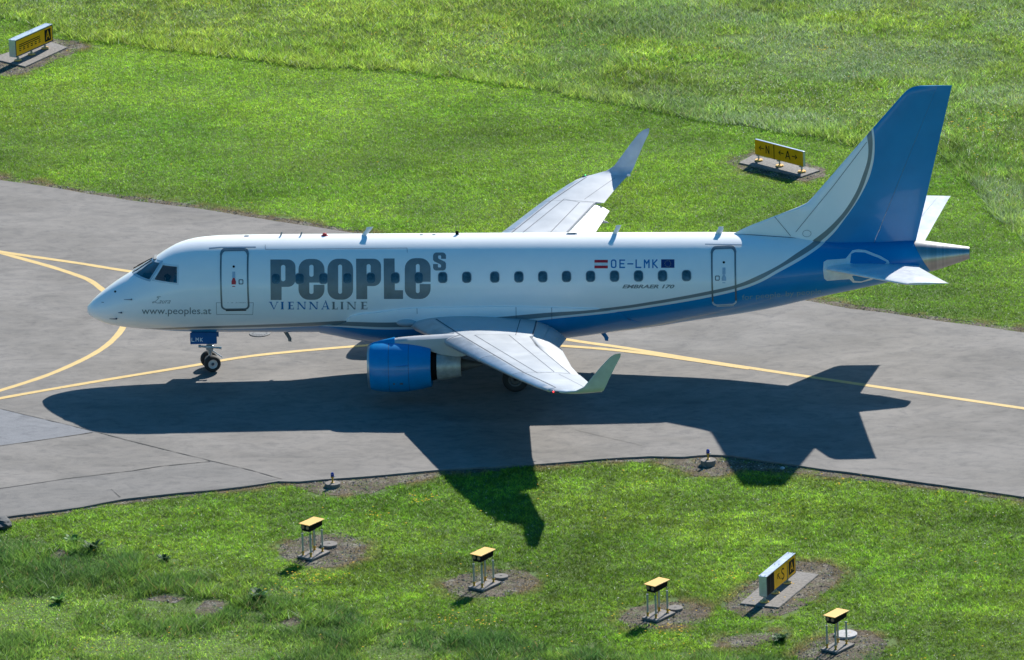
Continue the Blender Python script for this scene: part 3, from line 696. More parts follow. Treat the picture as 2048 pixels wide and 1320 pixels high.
yl = np.vstack([fl_pts(420, lambda x, y: (dM(x, y) > .2) & (y < -9) & (fbm(x, y, 3, 55, 3) > .5)), fl_pts(900, lambda x, y: (dM(x, y) < -.2) & (dM(x, y) > -8) & (fbm(x, y, 3, 56, 3) > .52)),
     fl_pts(60, lambda x, y: (dM(x, y) > .2) & (y > 10)),
     spots([(620, 1160), (600, 1150), (650, 1160), (1334, 1258), (1355, 1264), (1920, 262), (1980, 280), (2000, 250), (1850, 250), (835, 1000), (860, 1003), (905, 1240), (960, 1250), (1460, 1150), (1690, 965), (1640, 115), (750, 1030), (560, 1185)], 14, .35)])
flowers('dandelions', yl, np.where(dM(yl[:, 0], yl[:, 1]) < 0, .46, .15), .038, M_DAND, label='yellow dandelions dotted through the grass', cat='flowers', kind='stuff')
wt = np.vstack([fl_pts(2200, lambda x, y: (dM(x, y) < -.2) & (fbm(x, y, 2.5, 57, 3)+.25*np.clip((x-18)/10, 0, 1)*(dM(x, y) > -9) > .58)), fl_pts(500, lambda x, y: (dM(x, y) > .2)), spots([(1560, 210), (1650, 235), (1540, 240), (1950, 290), (1720, 30), (1760, 90), (1990, 60), (1850, 130), (1700, 190)], 60, 1.3)])
flowers('daisies', wt, np.where(dM(wt[:, 0], wt[:, 1]) < 0, .44, .13), .025, M_SEED, label='small white daisies and seed heads in the grass', cat='flowers', kind='stuff')
M_WEED = grass_mat('weed_leaves', .3, .5)
def weed(px, h, n, col, lab):
    c = gp(*px); V = []; Fc = []; C = []; rr = random.Random(int(px[0]))
    for i in range(n):
        a = rr.uniform(0, 6.283); L = h*rr.uniform(.5, 1.1); w = L*rr.uniform(.10, .2); up = rr.uniform(.35, 1.3); r0 = rr.uniform(0, h*.35); ox, oy = r0*math.cos(a*3), r0*math.sin(a*3)
        k = len(V); pts = []
        for j in range(5):
            t = j/4; rad = L*t*.75; z = L*(up*t-.75*up*t*t*t*.6); ww = w*math.sin(math.pi*(.12+.86*t)); dx, dy = math.cos(a), math.sin(a)
            V += [(ox+dx*rad-dy*ww, oy+dy*rad+dx*ww, z), (ox+dx*rad+dy*ww, oy+dy*rad-dx*ww, z+ww*.3)]
        for j in range(4): Fc.append((k+2*j, k+2*j+1, k+2*j+3, k+2*j+2))
        m = rr.uniform(.6, 1.4); C += [(*[q*m for q in col], 1)]*10
    o = mesh_obj('weed_plant', V, Fc, M_WEED); ca = o.data.color_attributes.new('Col', 'BYTE_COLOR', 'POINT'); ca.data.foreach_set('color', np.array(C, np.float32).ravel()); o.location = (c[0], c[1], GZ)
    setp(o, lab, 'weed', 'leafy weeds in the near grass')
weed((186, 1098), .42, 70, (.05, .115, .04), 'tall dark leafy weed below the taxiway corner at lower left')
weed((148, 1083), .40, 45, (.10, .24, .05), 'pale green leafy weed left of the tall dark one at lower left')
weed((118, 1200), .35, 40, (.14, .30, .06), 'bright green rosette weed nearest the left edge of the rough grass')
weed((330, 1118), .28, 60, (.06, .14, .05), 'low dark weed clump at the top edge of the rough tufts')
weed((1562, 1278), .32, 70, (.06, .15, .05), 'dark leafy weed between the lower right sign and the rightmost lamp box')
weed((1330, 1100), .0001, 0, (0, 0, 0), 'x') if False else None
weed((520, 1195), .45, 80, (.045, .115, .05), 'dense dark weed clump in the middle of the rough tufts')
# gravel on the strips and bare patches
def gravel():
    x, y = scatter(120); d = dD(x, y); t = dT(x, y); k = (d < .05) & (t > .04) & (fbm(x, y, .8, 13, 3) > .36); x, y = x[k], y[k]; n = len(x)
    r = np.clip(rng.lognormal(-4.1, .5, n), .006, .05); V = np.empty((n, 6, 3)); 
    for i, (a, b, c) in enumerate(((1, .2, 0), (-.1, 1, .1), (-1, -.1, 0), (.1, -1, .1), (0, 0, .8), (0, 0, -.4))):
        V[:, i] = np.stack([x+a*r*rng.uniform(.7, 1.2, n), y+b*r*rng.uniform(.7, 1.2, n), GZ+.012+c*r], 1)
    base = np.array([(0, 1, 4), (1, 2, 4), (2, 3, 4), (3, 0, 4), (1, 0, 5), (2, 1, 5), (3, 2, 5), (0, 3, 5)])
    Fc = (np.arange(n)[:, None, None]*6+base[None]).reshape(-1, 3)
    me = bpy.data.meshes.new('gravel'); me.from_pydata(V.reshape(-1, 3).tolist(), [], Fc.tolist())
    ca = me.color_attributes.new('Col', 'BYTE_COLOR', 'POINT'); C = np.ones((n, 6, 4)); v = np.clip(rng.lognormal(-1.9, .75, n), .02, .6)
    C[:, :, 0] = v[:, None]; C[:, :, 1] = (v*.93)[:, None]; C[:, :, 2] = (v*.84)[:, None]; ca.data.foreach_set('color', C.ravel())
    m, nt, b = new_mat('loose_stones'); a = N(nt, 'ShaderNodeAttribute', attribute_name='Col'); nt.links.new(a.outputs[0], b.inputs[0]); b.inputs['Roughness'].default_value = .85
    me.materials.append(m); setp(link(bpy.data.objects.new('gravel', me)), 'loose grey stones on the bare earth and taxiway edges', 'gravel', kind='stuff')
gravel()

# ------------------------------------------------------------------ SMALL FITTINGS
def slab_from_px(name, px, top, **k):
    P = gpoly(px, top); bm = bmesh.new(); vs = [bm.verts.new((p[0], p[1], top)) for p in P]; f = bm.faces.new(vs)
    r = bmesh.ops.extrude_face_region(bm, geom=[f]); bmesh.ops.translate(bm, vec=(0, 0, -(top-GZ)-.03), verts=[v for v in r['geom'] if isinstance(v, bmesh.types.BMVert)])
    bmesh.ops.bevel(bm, geom=bm.edges[:], offset=.012, segments=2, affect='EDGES')
    c = P.mean(0); 
    for v in bm.verts: v.co.x -= c[0]; v.co.y -= c[1]
    o = bm_obj(name, bm, M_CONC); o.location = (c[0], c[1], 0); return setp(o, **k)
slab_from_px('concrete_slab', [(135, 94), (50, 133), (-20, 116), (90, 80)], -.01, label='concrete slab under the upper left hold position sign', cat='concrete slab')
slab_from_px('concrete_slab', [(1477, 325), (1506, 309), (1641, 340), (1603, 353)], -.01, label='concrete slab under the twin arrow sign behind the tail', cat='concrete slab')
slab_from_px('concrete_slab', [(1479.7, 1206.5), (1557.6, 1214.7), (1638, 1147.7), (1560, 1138)], -.01, label='concrete slab under the lower right sign', cat='concrete slab')

def face_mesh(shapes, y, parent, name, mat, extra=None):
    """2D shapes (x along sign, z up) placed on the sign's front face (-y side)"""
    bm = shape_bm(shapes) if extra is None else extra
    for v in bm.verts: v.co = (v.co.x, y, v.co.y)
    bm.normal_update()
    for f in bm.faces:
        if f.normal.y > 0: f.normal_flip()
    return bm_obj(name, bm, mat, parent, recalc=False)
def glyph_A(x, z, w, h, s): return [(stroke([(x, z), (x+w/2, z+h)], s), []), (stroke([(x+w/2, z+h), (x+w, z)], s), []), (stroke([(x+w*.22, z+h*.33), (x+w*.78, z+h*.33)], s*.85), [])]
def glyph_N(x, z, w, h, s): return [(stroke([(x+s/2, z), (x+s/2, z+h)], s), []), (stroke([(x+w-s/2, z), (x+w-s/2, z+h)], s), []), (stroke([(x+s/2, z+h*.97), (x+w-s/2, z+h*.03)], s), [])]
def arrow(x, z, w, h, s, d=1, tilt=0):
    a = math.radians(tilt); cx, cz = x+w/2, z
    def R(p): return (cx+(p[0]-cx)*math.cos(a)-(p[1]-cz)*math.sin(a), cz+(p[0]-cx)*math.sin(a)+(p[1]-cz)*math.cos(a))
    t = x if d < 0 else x+w; b = x+w if d < 0 else x
    return [([R(p) for p in stroke([(b, z), (t-d*s*.3, z)], s)], []), ([R(p) for p in stroke([(t-d*h*.5, z+h/2), (t, z), (t-d*h*.5, z-h/2)], s)], [])]
def sign(name, BL, L, ang, zb, zt, T, posts, build, **k):
    root = empty(name, (BL[0], BL[1], 0), ang, **k); H = zt-zb
    bm = bmesh.new(); add_box(bm, (L/2, T/2, zb+H/2), (L, T, H), bev=.008)
    if T > .2:
        for q in (.06, L/2, L-.06): add_tube(bm, (q, T*.25, zt), (q, T*.25, zt+.035), .012, n=8); add_tube(bm, (q, T*.8, zt), (q, T*.8, zt+.035), .012, n=8)
        add_box(bm, (L/2, .004, zt-.005), (L+.012, .03, .022)); add_box(bm, (L/2, T-.004, zt-.005), (L+.012, .03, .022))
    bm_obj('housing', bm, M_ALU, root)
    build(root, L, zb, H)
    for q in posts:
        bm = bmesh.new(); add_tube(bm, (q, T/2, .05), (q, T/2, zb), .03, n=12); add_tube(bm, (q, T/2, .085), (q, T/2, .125), .045, n=12)
        add_box(bm, (q, T/2, zb-.015), (.14, min(T, .12)+.06, .03)); bm_obj('post', bm, M_GALV, root, True)
        bm = bmesh.new(); add_tube(bm, (q, T/2, .01), (q, T/2, .045), .15, .135, 24); bm_obj('base_plate', bm, M_YEL, root, True)
    return root
def b1(root, L, zb, H):
    face_mesh([([(.0, zb), (L, zb), (L, zb+H), (0, zb+H)], [])], -.002, root, 'frame', M_SEAM)
    face_mesh([([(.05, zb+.05), (L-.045, zb+.05), (L-.045, zb+H-.05), (.05, zb+H-.05)], [])], -.006, root, 'sign_face', M_YELS2)
    sh = []
    for z in (.42, .345): sh.append(([(.24, zb+z), (1.66, zb+z), (1.66, zb+z+.035), (.24, zb+z+.035)], []))
    for z in (.265, .19):
        for i in range(6): x = .24+i*.262; sh.append(([(x, zb+z), (x+.13, zb+z), (x+.13, zb+z+.038), (x, zb+z+.038)], []))
    face_mesh(sh, -.010, root, 'marking', M_BLACK)
    face_mesh([([(1.98, zb+.10), (2.40, zb+.10), (2.40, zb+H-.11), (1.98, zb+H-.11)], [])], -.010, root, 'panel', M_BLACK)
    face_mesh(glyph_A(2.09, zb+.18, .2, .34, .045), -.014, root, 'lettering', M_YELS2)
s1 = sign('taxiway_sign', (-6.446, 38.648), 2.55, math.radians(61.66), .22, .90, .30, (.35, 1.27, 2.2), b1, label='thick hold position sign with bars, dashes and yellow A at upper left', cat='airfield sign')
def b2(root, L, zb, H):
    face_mesh([([(.008, zb+.01), (L-.008, zb+.01), (L-.008, zb+H-.01), (.008, zb+H-.01)], [])], -.003, root, 'sign_face', M_YELS)
    face_mesh([([(.98, zb+.0), (1.015, zb+.0), (1.015, zb+H-.01), (.98, zb+H-.01)], [])]+arrow(.24, zb+.30, .24, .17, .032, -1)+glyph_N(.57, zb+.15, .19, .31, .04)
        + arrow(1.25, zb+.31, .24, .17, .032, -1)+glyph_A(1.60, zb+.15, .22, .31, .042)+arrow(1.92, zb+.30, .25, .17, .032, 1), -.008, root, 'lettering', M_BLACK)
s2 = sign('taxiway_sign', (22.099, 23.902), 2.5, math.radians(-43.87), .22, .80, .10, (.14, 1.22, 2.36), b2, label='thin yellow sign with arrows and letters N and A behind the tail', cat='airfield sign')
def b3(root, L, zb, H):
    face_mesh([([(.0, zb), (L, zb), (L, zb+H), (0, zb+H)], [])], -.002, root, 'frame', M_SEAM)
    face_mesh([([(.05, zb+.02), (.33, zb+.02), (.33, zb+H-.02), (.05, zb+H-.02)], []), ([(.345, zb+.02), (.60, zb+.02), (.60, zb+H-.02), (.345, zb+H-.02)], [])], -.006, root, 'panel', M_BLACK)
    face_mesh([([(.62, zb+.03), (1.68, zb+.03), (1.68, zb+H-.03), (.62, zb+H-.03)], []), ([(1.73, zb+.03), (L-.04, zb+.03), (L-.04, zb+H-.03), (1.73, zb+H-.03)], [])], -.006, root, 'sign_face', M_YELS2)
    S_ = [(.21, .82), (.17, .93), (.10, .98), (.03, .93), (.01, .80), (.04, .66), (.10, .54), (.17, .42), (.205, .28), (.19, .12), (.11, .03), (.04, .08), (0, .20)]
    face_mesh(arrow(.86, zb+.33, .30, .20, .035, -1, -45)+[(stroke([(1.22+a, zb+.15+b*.36) for a, b in S_], .042), [])], -.010, root, 'lettering', M_BLACK)
    face_mesh([([(1.83, zb+.11), (L-.13, zb+.11), (L-.13, zb+H-.11), (1.83, zb+H-.11)], [])], -.010, root, 'panel', M_BLACK)
    face_mesh(glyph_A(1.94, zb+.18, .23, .31, .045), -.014, root, 'lettering', M_YELS2)
s3 = sign('taxiway_sign', (23.704, -25.10), 2.42, math.radians(69.05), .22, .88, .26, (.10, 1.0, 2.0), b3, label='thick yellow and black sign with diagonal arrow, S and A at lower right', cat='airfield sign')

def papi():
    root = empty('lamp_box', (0, 0, 0))
    bm = bmesh.new()
    prof = [(-.17, .88), (.17, .88), (.17, 1.06), (-.17, 1.06)]
    # lamp housing, underside chamfered
    vs = []
    for x, zb_, hw in ((-.33, .86, .15), (-.30, .84, .15), (.33, .89, .165)):
        vs.append([bm.verts.new((x, -hw, zb_)), bm.verts.new((x, hw, zb_)), bm.verts.new((x, .19, 1.078)), bm.verts.new((x, -.19, 1.078))])
    for a, b in zip(vs[:-1], vs[1:]):
        for i in range(4): bm.faces.new((a[i], a[(i+1) % 4], b[(i+1) % 4], b[i]))
    bm.faces.new(vs[0]); bm.faces.new(vs[-1]); bmesh.ops.bevel(bm, geom=bm.edges[:], offset=.012, segments=2, affect='EDGES')
    bm_obj('housing', bm, M_BLACK, root, True)
    bm = bmesh.new(); add_box(bm, (0, 0, 1.095), (.80, .44, .026), bev=.006); bm_obj('lid', bm, M_YEL, root)
    for s in (-1, 1):
        bm = bmesh.new(); add_lathe(bm, [(.0, .001), (-.008, .03), (-.002, .052), (.012, .056)], (-.345, s*.09, .985), 'x', 20); bm_obj('lens', bm, M_LENS, root, True)
        bm = bmesh.new(); add_lathe(bm, [(-.012, .056), (-.014, .064), (.01, .066)], (-.342, s*.09, .985), 'x', 20); bm_obj('lens_ring', bm, M_SEAM, root, True)
    for lx in (-.30, .30):
        for ly in (-.16, .16):
            bm = bmesh.new(); add_tube(bm, (lx, ly, .14), (lx, ly, .74), .030, n=12); add_tube(bm, (lx, ly, .74), (lx, ly, .88), .011, n=8, mi=1); add_tube(bm, (lx, ly, .735), (lx, ly, .755), .036, n=12)
            leg = bm_obj('leg', bm, [M_GALV, M_SEAM], root, True)
            bm = bmesh.new(); add_lathe(bm, [(.02, .001), (.02, .05), (.035, .05), (.05, .032), (.085, .03), (.10, .045), (.14, .047), (.155, .035), (.16, .001)], (lx, ly, 0), 'z', 14)
            bm_obj('coupling', bm, M_ORG, leg, True)
    bm = bmesh.new(); add_tube(bm, (.05, .02, .02), (.05, .03, .88), .010, n=8); bm_obj('cable', bm, M_ORG, root, True)
    return root
PL = ['leftmost of the four yellow-topped lamp boxes on legs', 'second yellow-topped lamp box from the left, right of the winglet shadow base', 'third yellow-topped lamp box from the left, beside the lower right sign', 'rightmost yellow-topped lamp box, beside the palest round cover']
PL[1] = 'second yellow-topped lamp box from the left, below the wing shadow tip'
PP = [(9.0, -19.60), (14.67, -22.86), (20.30, -26.05), (25.97, -29.25)]
A_P = math.radians(55.8)
def copy_tree(o, parent=None):
    c = o.copy(); COL.objects.link(c)
    if parent: c.parent = parent
    for ch in list(o.children): copy_tree(ch, c)
    return c
p0 = papi(); units = [p0]+[copy_tree(p0) for _ in range(3)]
SL = ['slab under the leftmost lamp box', 'slab under the second lamp box from the left', 'slab under the third lamp box from the left', 'slab under the rightmost lamp box']
bm = bmesh.new(); add_box(bm, (0, 0, -.015), (.96, .62, .07), bev=.01); sl0 = bm_obj('concrete_slab', bm, M_CONC)
bm = bmesh.new(); add_lathe(bm, [(-.06, .28), (.05, .28), (.06, .27), (.062, .05), (.05, .045), (.05, .001)], (0, 0, 0), 'z', 36); cv0 = bm_obj('concrete_cover', bm, M_CONCM, smooth=True)
CV = [((9.447, -18.678), 1, 'round concrete cover with a centre hole beside the leftmost lamp box'), ((15.167, -22.107), .86, 'round concrete cover beside the second lamp box from the left'),
      ((20.827, -25.41), .86, 'brownish round concrete cover beside the third lamp box from the left'), ((26.218, -28.057), 1.3, 'largest and palest round concrete cover beside the rightmost lamp box')]
for i, (u, p) in enumerate(zip(units, PP)):
    u.location = (p[0], p[1], 0); u.rotation_euler.z = A_P+(0, .01, -.015, .02)[i]; setp(u, PL[i], 'lamp box', 'yellow-topped lamp boxes in the near grass')
    s = sl0 if i == 0 else sl0.copy()
    if i: COL.objects.link(s)
    s.location = (p[0]+.03, p[1]-.02, 0); s.rotation_euler.z = A_P; setp(s, 'rectangular concrete '+SL[i], 'concrete slab', 'slabs under the lamp boxes')
    c = cv0 if i == 0 else cv0.copy()
    if i: COL.objects.link(c)
    c.location = (CV[i][0][0], CV[i][0][1], -.035 if i < 3 else -.03); c.scale = (CV[i][1], CV[i][1], 1 if i < 3 else .6); (i == 3) and (setattr(c, 'data', c.data.copy()), c.data.materials.__setitem__(0, M_CONCL)); setp(c, CV[i][2], 'round cover', 'round covers beside the lamp boxes')
def edge_light(px, lab, lab2, hgt):
    c = gp(*px); bm = bmesh.new(); add_lathe(bm, [(GZ-.02, .26), (hgt-.01, .255), (hgt, .245), (hgt, .001)], (0, 0, 0), 'z', 32); o = bm_obj('light_plinth', bm, M_CONCM, smooth=True); o.location = (c[0], c[1], 0)
    setp(o, lab2, 'light base', 'concrete bases of the blue edge lights')
    r = empty('edge_light', (c[0], c[1], hgt)); setp(r, lab, 'edge light', 'blue taxiway edge lights')
    bm = bmesh.new(); add_lathe(bm, [(0, .001), (0, .06), (.02, .06), (.03, .03), (.17, .028), (.18, .055), (.22, .06), (.225, .001)], (0, 0, 0), 'z', 18); bm_obj('stem', bm, M_ORG, r, True)
    bm = bmesh.new(); add_lathe(bm, [(.225, .058), (.29, .06), (.33, .052), (.355, .03), (.362, .001)], (0, 0, 0), 'z', 18); bm_obj('lamp_dome', bm, M_BLENS, r, True)
    bm = bmesh.new(); add_box(bm, (.07, -.02, .22), (.05, .03, .03)); bm_obj('clip', bm, M_ALU, r)
edge_light((665.5, 969), 'left blue edge light on a yellow stem at the grass edge', 'low round concrete base of the left blue edge light', .06)
edge_light((1416.5, 926), 'right blue edge light between the wing and tail shadows', 'taller round concrete base of the right blue edge light', .12)
def manhole():
    bm = bmesh.new(); add_lathe(bm, [(-.02, .36), (.006, .36), (.008, .33), (.003, .325), (.003, .30), (.008, .295), (.008, .20), (.003, .195), (.003, .17), (.008, .165), (.008, .001)], (0, 0, 0), 'z', 40)
    for i in range(16):
        t = i*math.pi/8; add_box(bm, (math.cos(t)*.25, math.sin(t)*.25, .010), (.05, .022, .008), rz=t, mi=1)
    o = bm_obj('manhole_cover', bm, [simple('cast_iron', (.12, .125, .13), .6, metal=.2, var=.2, vscale=30), M_SEAM]); c = gp(520, 667.5); o.location = (c[0], c[1], .02); setp(o, 'round patterned metal manhole cover in the asphalt behind the nose gear', 'manhole cover')
manhole()
def rock(px, s, lab, mat, seed):
    bm = bmesh.new(); bmesh.ops.create_icosphere(bm, subdivisions=3, radius=1); rr = random.Random(seed)
    for v in bm.verts:
        k = 1+.35*(float(vnoise(v.co.x*2+seed, v.co.y*2+v.co.z*1.7, .7, seed))-.5); v.co = (v.co.x*s[0]*k, v.co.y*s[1]*k, v.co.z*s[2]*k)
    o = bm_obj('stone', bm, mat); c = gp(*px); o.location = (c[0], c[1], GZ+s[2]*.5); setp(o, lab, 'stone')
M_ROCK = simple('dark_rock', (.07, .075, .08), .9, var=.25, vscale=12, bump=.8, bscale=30)
rock((6, 1050), (.30, .45, .20), 'dark grey stone at the lower left taxiway edge', M_ROCK, 3)
rock((1565, 934), (.09, .11, .05), 'small pale stone in the tail shadow at the taxiway edge', M_CONCL, 5)

# ------------------------------------------------------------------ THE AIRCRAFT
AC = empty('passenger_aircraft', (0, 0, 0), label='white twin-engine regional jet with blue tail and engines taxiing on the grey taxiway', cat='aircraft')
def ring_pts(x, n=72, off=0, shear=0, a0=0):
    t = np.linspace(0, 2*np.pi, n, endpoint=False)+a0; zm, w, b1, b2 = fus(np.array(x)); xx = np.full(n, float(x))
    for _ in range(6 if shear else 1):
        zm, w, b1, b2 = fus(xx); z = zm+np.where(np.sin(t) > 0, b1, b2)*np.sin(t); y = w*np.cos(t)
        if shear: xx = x+shear*(fmid(np.array(x))-z)
    L = np.stack([xx*0, np.cos(t), np.sin(t)], 1)
    return np.stack([xx, y, z], 1)+L*off
def loft(rings, close_start=False, close_end=False, bm=None, mi=0, wrap=True):
    bm = bm or bmesh.new(); R = [[bm.verts.new(tuple(map(float, p))) for p in r] for r in rings]
    for a, b in zip(R[:-1], R[1:]):
        n = len(a)
        for i in range(n if wrap else n-1):
            j = (i+1) % n; f = bm.faces.new((a[i], b[i], b[j], a[j])); f.material_index = mi
    if close_start: bm.faces.new(R[0]).material_index = mi
    if close_end: bm.faces.new(R[-1][::-1]).material_index = mi
    return bm
WIN_PX = {'windshield': c1([(606, 330), (664, 352), (574, 494), (458, 442)]), 'side': c1([(684, 368), (803, 382), (803, 523), (610, 492)])}
def px_fus(px): a = np.array(px); P = fus_at(a[:, 0], a[:, 1]); return P[:, [0, 2]]
HOLES = {k: px_fus(v) for k, v in WIN_PX.items()}
def build_fuselage():
    xs = list((np.linspace(.02, 1.6, 26))**2)+list(np.arange(2.65, 28.9, .22)); xs = sorted(set([.0004]+xs))
    bm = loft([ring_pts(x) for x in xs], True, True)
    for k, Q in HOLES.items():
        c = Q.mean(0); lo = Q.min(0)-.25; hi = Q.max(0)+.25
        for i in range(len(Q)):
            a, b = Q[i], Q[(i+1) % len(Q)]; d = b-a; no = Vector((d[1], 0, -d[0]))
            fs = [f for f in bm.faces if lo[0] < f.calc_center_median().x < hi[0] and lo[1] < f.calc_center_median().z < hi[1]]
            ge = set(fs); 
            for f in fs: ge.update(f.verts); ge.update(f.edges)
            bmesh.ops.bisect_plane(bm, geom=list(ge), plane_co=(a[0], 0, a[1]), plane_no=no)
        dele = []
        for f in bm.faces:
            m = f.calc_center_median()
            if lo[0] < m.x < hi[0] and lo[1] < m.z < hi[1]:
                s = [np.cross(Q[(i+1) % len(Q)]-Q[i], np.array([m.x, m.z])-Q[i]) for i in range(len(Q))]
                if all(v > 0 for v in s) or all(v < 0 for v in s): dele.append(f)
        bmesh.ops.delete(bm, geom=dele, context='FACES')
    return bm_obj('fuselage', bm, M_LIV, AC, True, 30)
build_fuselage()
def seam(px, w=1.1, parent=AC, f=None, name='panel_seam', mat=None, off=.005, closed=False):
    p = list(px)+([px[0]] if closed else [])
    return decal(name, shape_bm([(stroke(p, w), [])]), mat or M_SEAM, parent, off, f=f)
def inset(Q, d):
    c = Q.mean(0); out = []
    n = len(Q)
    for i in range(n):
        a, b, e = Q[i-1], Q[i], Q[(i+1) % n]; u = (b-a)/np.linalg.norm(b-a); v = (e-b)/np.linalg.norm(e-b)
        n1 = np.array([-u[1], u[0]]); n2 = np.array([-v[1], v[0]])
        if np.dot(n1, c-b) < 0: n1 = -n1
        if np.dot(n2, c-b) < 0: n2 = -n2
        k = n1+n2; k = k/np.linalg.norm(k); out.append(b+k*d/max(.3, np.dot(k, n1)))
    return np.array(out)
for k, Q in HOLES.items():
    for s in (-1, 1):
        fr = decal('cockpit_window', shape_bm([([tuple(q) for q in inset(Q, -.045)], [[tuple(q) for q in inset(Q, .012)]])]), M_WHITE if k == 'side' else M_RINGL, AC, .006, side=s, px=False)
        decal('pane', shape_bm([([tuple(q) for q in inset(Q, .0)], [])]), M_GLASS, fr, -.004, side=s, px=False)
def cockpit():
    bm = bmesh.new(); add_box(bm, (3.55, 0, 3.3), (.05, 2.0, 1.5)); add_box(bm, (2.6, 0, 2.45), (2.0, 1.7, .05)); add_box(bm, (1.95, 0, 3.05), (.35, 1.2, .35), bev=.04); add_box(bm, (2.15, 0, 3.26), (.5, 1.3, .05), bev=.02)
    add_box(bm, (2.75, 0, 2.9), (.6, .3, .35), bev=.03); add_box(bm, (2.6, 0, 4.02), (.5, .5, .06), bev=.02)
    for y in (-.52, .52):
        add_box(bm, (2.88, y, 2.68), (.45, .45, .12), bev=.04); add_box(bm, (3.12, y, 3.06), (.12, .45, .75), bev=.05); add_box(bm, (3.14, y, 3.50), (.09, .28, .2), bev=.04)
    bm_obj('cockpit_interior', bm, M_SEAT, AC)
cockpit()
def skin_chain(bm, lay_, pts):
    vs = []
    for p, r in pts:
        v = bm.verts.new(p); v[lay_].radius = (r, r); vs.append(v)
    for a, b in zip(vs[:-1], vs[1:]): bm.edges.new((a, b))
    return vs
def pilot(y0, lab):
    root = empty('person', (2.86, y0, 2.74), label=lab, cat='person')
    def skinned(name, chains, mat, joins=(), sub=1):
        bm = bmesh.new(); L = bm.verts.layers.skin.verify(); allv = []
        for c in chains: allv.append(skin_chain(bm, L, c))
        for (i, a), (j, b) in joins: bm.edges.new((allv[i][a], allv[j][b]))
        allv[0][0][L].use_root = True
        me = bpy.data.meshes.new(name); bm.to_mesh(me); bm.free(); me.materials.append(mat)
        o = bpy.data.objects.new(name, me); COL.objects.link(o); o.parent = root
        m = o.modifiers.new('skin', 'SKIN'); m.use_smooth_shade = True; s = o.modifiers.new('sub', 'SUBSURF'); s.levels = sub; s.render_levels = sub
        return o
    T = [((0, 0, 0), .15), ((.02, 0, .2), .14), ((.03, 0, .38), .16), ((.02, 0, .48), .09), ((.0, 0, .56), .055), ((-.02, 0, .66), .085), ((-.02, 0, .76), .085)]
    ch = [T]; jn = []
    for s in (-1, 1):
        ch.append([((.03, s*.17, .43), .06), ((-.05, s*.24, .22), .045), ((-.28, s*.18, .20), .036), ((-.36, s*.16, .21), .028)]); jn.append(((0, 2), (len(ch)-1, 0)))
        ch.append([((-.08, s*.10, -.03), .085), ((-.45, s*.13, .0), .065), ((-.50, s*.13, -.28), .045)]); jn.append(((0, 0), (len(ch)-1, 0)))
        hi = len(ch)
        for k in range(4): ch.append([((-.37, s*(.14+.015*k), .21), .009), ((-.41, s*(.14+.015*k), .205-.004*k), .009), ((-.43, s*(.14+.015*k), .18), .008)]); jn.append(((hi-2, 3), (len(ch)-1, 0)))
        ch.append([((-.36, s*.13, .22), .009), ((-.39, s*.115, .22), .008)]); jn.append(((hi-2, 3), (len(ch)-1, 0)))
    skinned('body', ch, M_SKIN, jn)
    sh = [[((0, 0, .02), .165), ((.02, 0, .2), .155), ((.03, 0, .38), .172), ((.02, 0, .475), .095)]]; js = []
    for s in (-1, 1): sh.append([((.03, s*.17, .43), .072), ((-.04, s*.235, .26), .058)]); js.append(((0, 2), (len(sh)-1, 0)))
    skinned('shirt', sh, M_SHIRT, js)
    bm = bmesh.new(); bmesh.ops.create_uvsphere(bm, u_segments=16, v_segments=10, radius=.105); bmesh.ops.delete(bm, geom=[v for v in bm.verts if v.co.z < -.01 and v.co.x < .02], context='VERTS')
    bmesh.ops.translate(bm, vec=(-.01, 0, .775), verts=bm.verts); bm_obj('hair', bm, M_HAIR, root, True)
    bm = bmesh.new()
    prev = None
    for k in range(9):
        t = math.pi*k/8; p = (-.02, .105*math.cos(t), .72+.14*math.sin(t))
        if prev: add_tube(bm, prev, p, .014, n=8)
        prev = p
    for s in (-1, 1): add_tube(bm, (-.02, s*.085, .71), (-.02, s*.12, .71), .038, n=12)
    bm_obj('headset', bm, M_BLACK, root)
    bm = bmesh.new(); add_box(bm, (-.118, 0, .69), (.035, .024, .045), bev=.008); bm_obj('nose', bm, M_SKIN, root)
    for s in (-1, 1):
        bm = bmesh.new(); add_box(bm, (-.108, s*.034, .712), (.012, .02, .010)); bm_obj('eye', bm, M_BLACK, root)
    bm = bmesh.new(); add_box(bm, (-.110, 0, .645), (.012, .045, .010)); bm_obj('mouth', bm, M_HAIR, root)
    return root
pilot(-.62, 'pilot in a pale shirt sitting behind the near cockpit side window')

# belly fairing -----------------------------------------------------------
FLx = np.array([(700, 633)] + c5([(130, 205), (330, 150), (595, 122), (1100, 113), (1270, 114), (1515, 119), (1850, 130), (1960, 150)]) + [(1262, 640)])
FP = fus_at(FLx[:, 0], FLx[:, 1]); FP = FP[np.argsort(FP[:, 0])]
fline = pchip([7.8]+list(FP[:, 0])+[19.3], [1.75]+list(FP[:, 2])+[1.6])
fbt = pchip([7.8, 8.4, 8.96, 9.95, 11.5, 15.2, 16.15, 16.9, 18.2, 19.3], [1.23, 1.14, 1.02, .885, .82, .84, .92, 1.00, 1.14, 1.22])
def fair_y(x, z):
    zl = fline(x); zm, w, b1, b2 = fus(x); k = np.clip(np.minimum((x-7.9)/2.6, (19.2-x)/3.0), 0, 1); k = k*k*(3-2*k)
    bf = np.maximum(sq(np.maximum((zm-fbt(x))**2-K2*w*w, .0004)), b2); t = np.clip((zm-z)/bf, 0, 1); p = 2+.35*k
    y = w*np.maximum(1-t**p, 0)**(1/p)+.07*k*np.clip((zl+.02-z)/.25, 0, 1)**.5*(1-t**6)
    return np.where(z > zl+.02, 0*y, y)
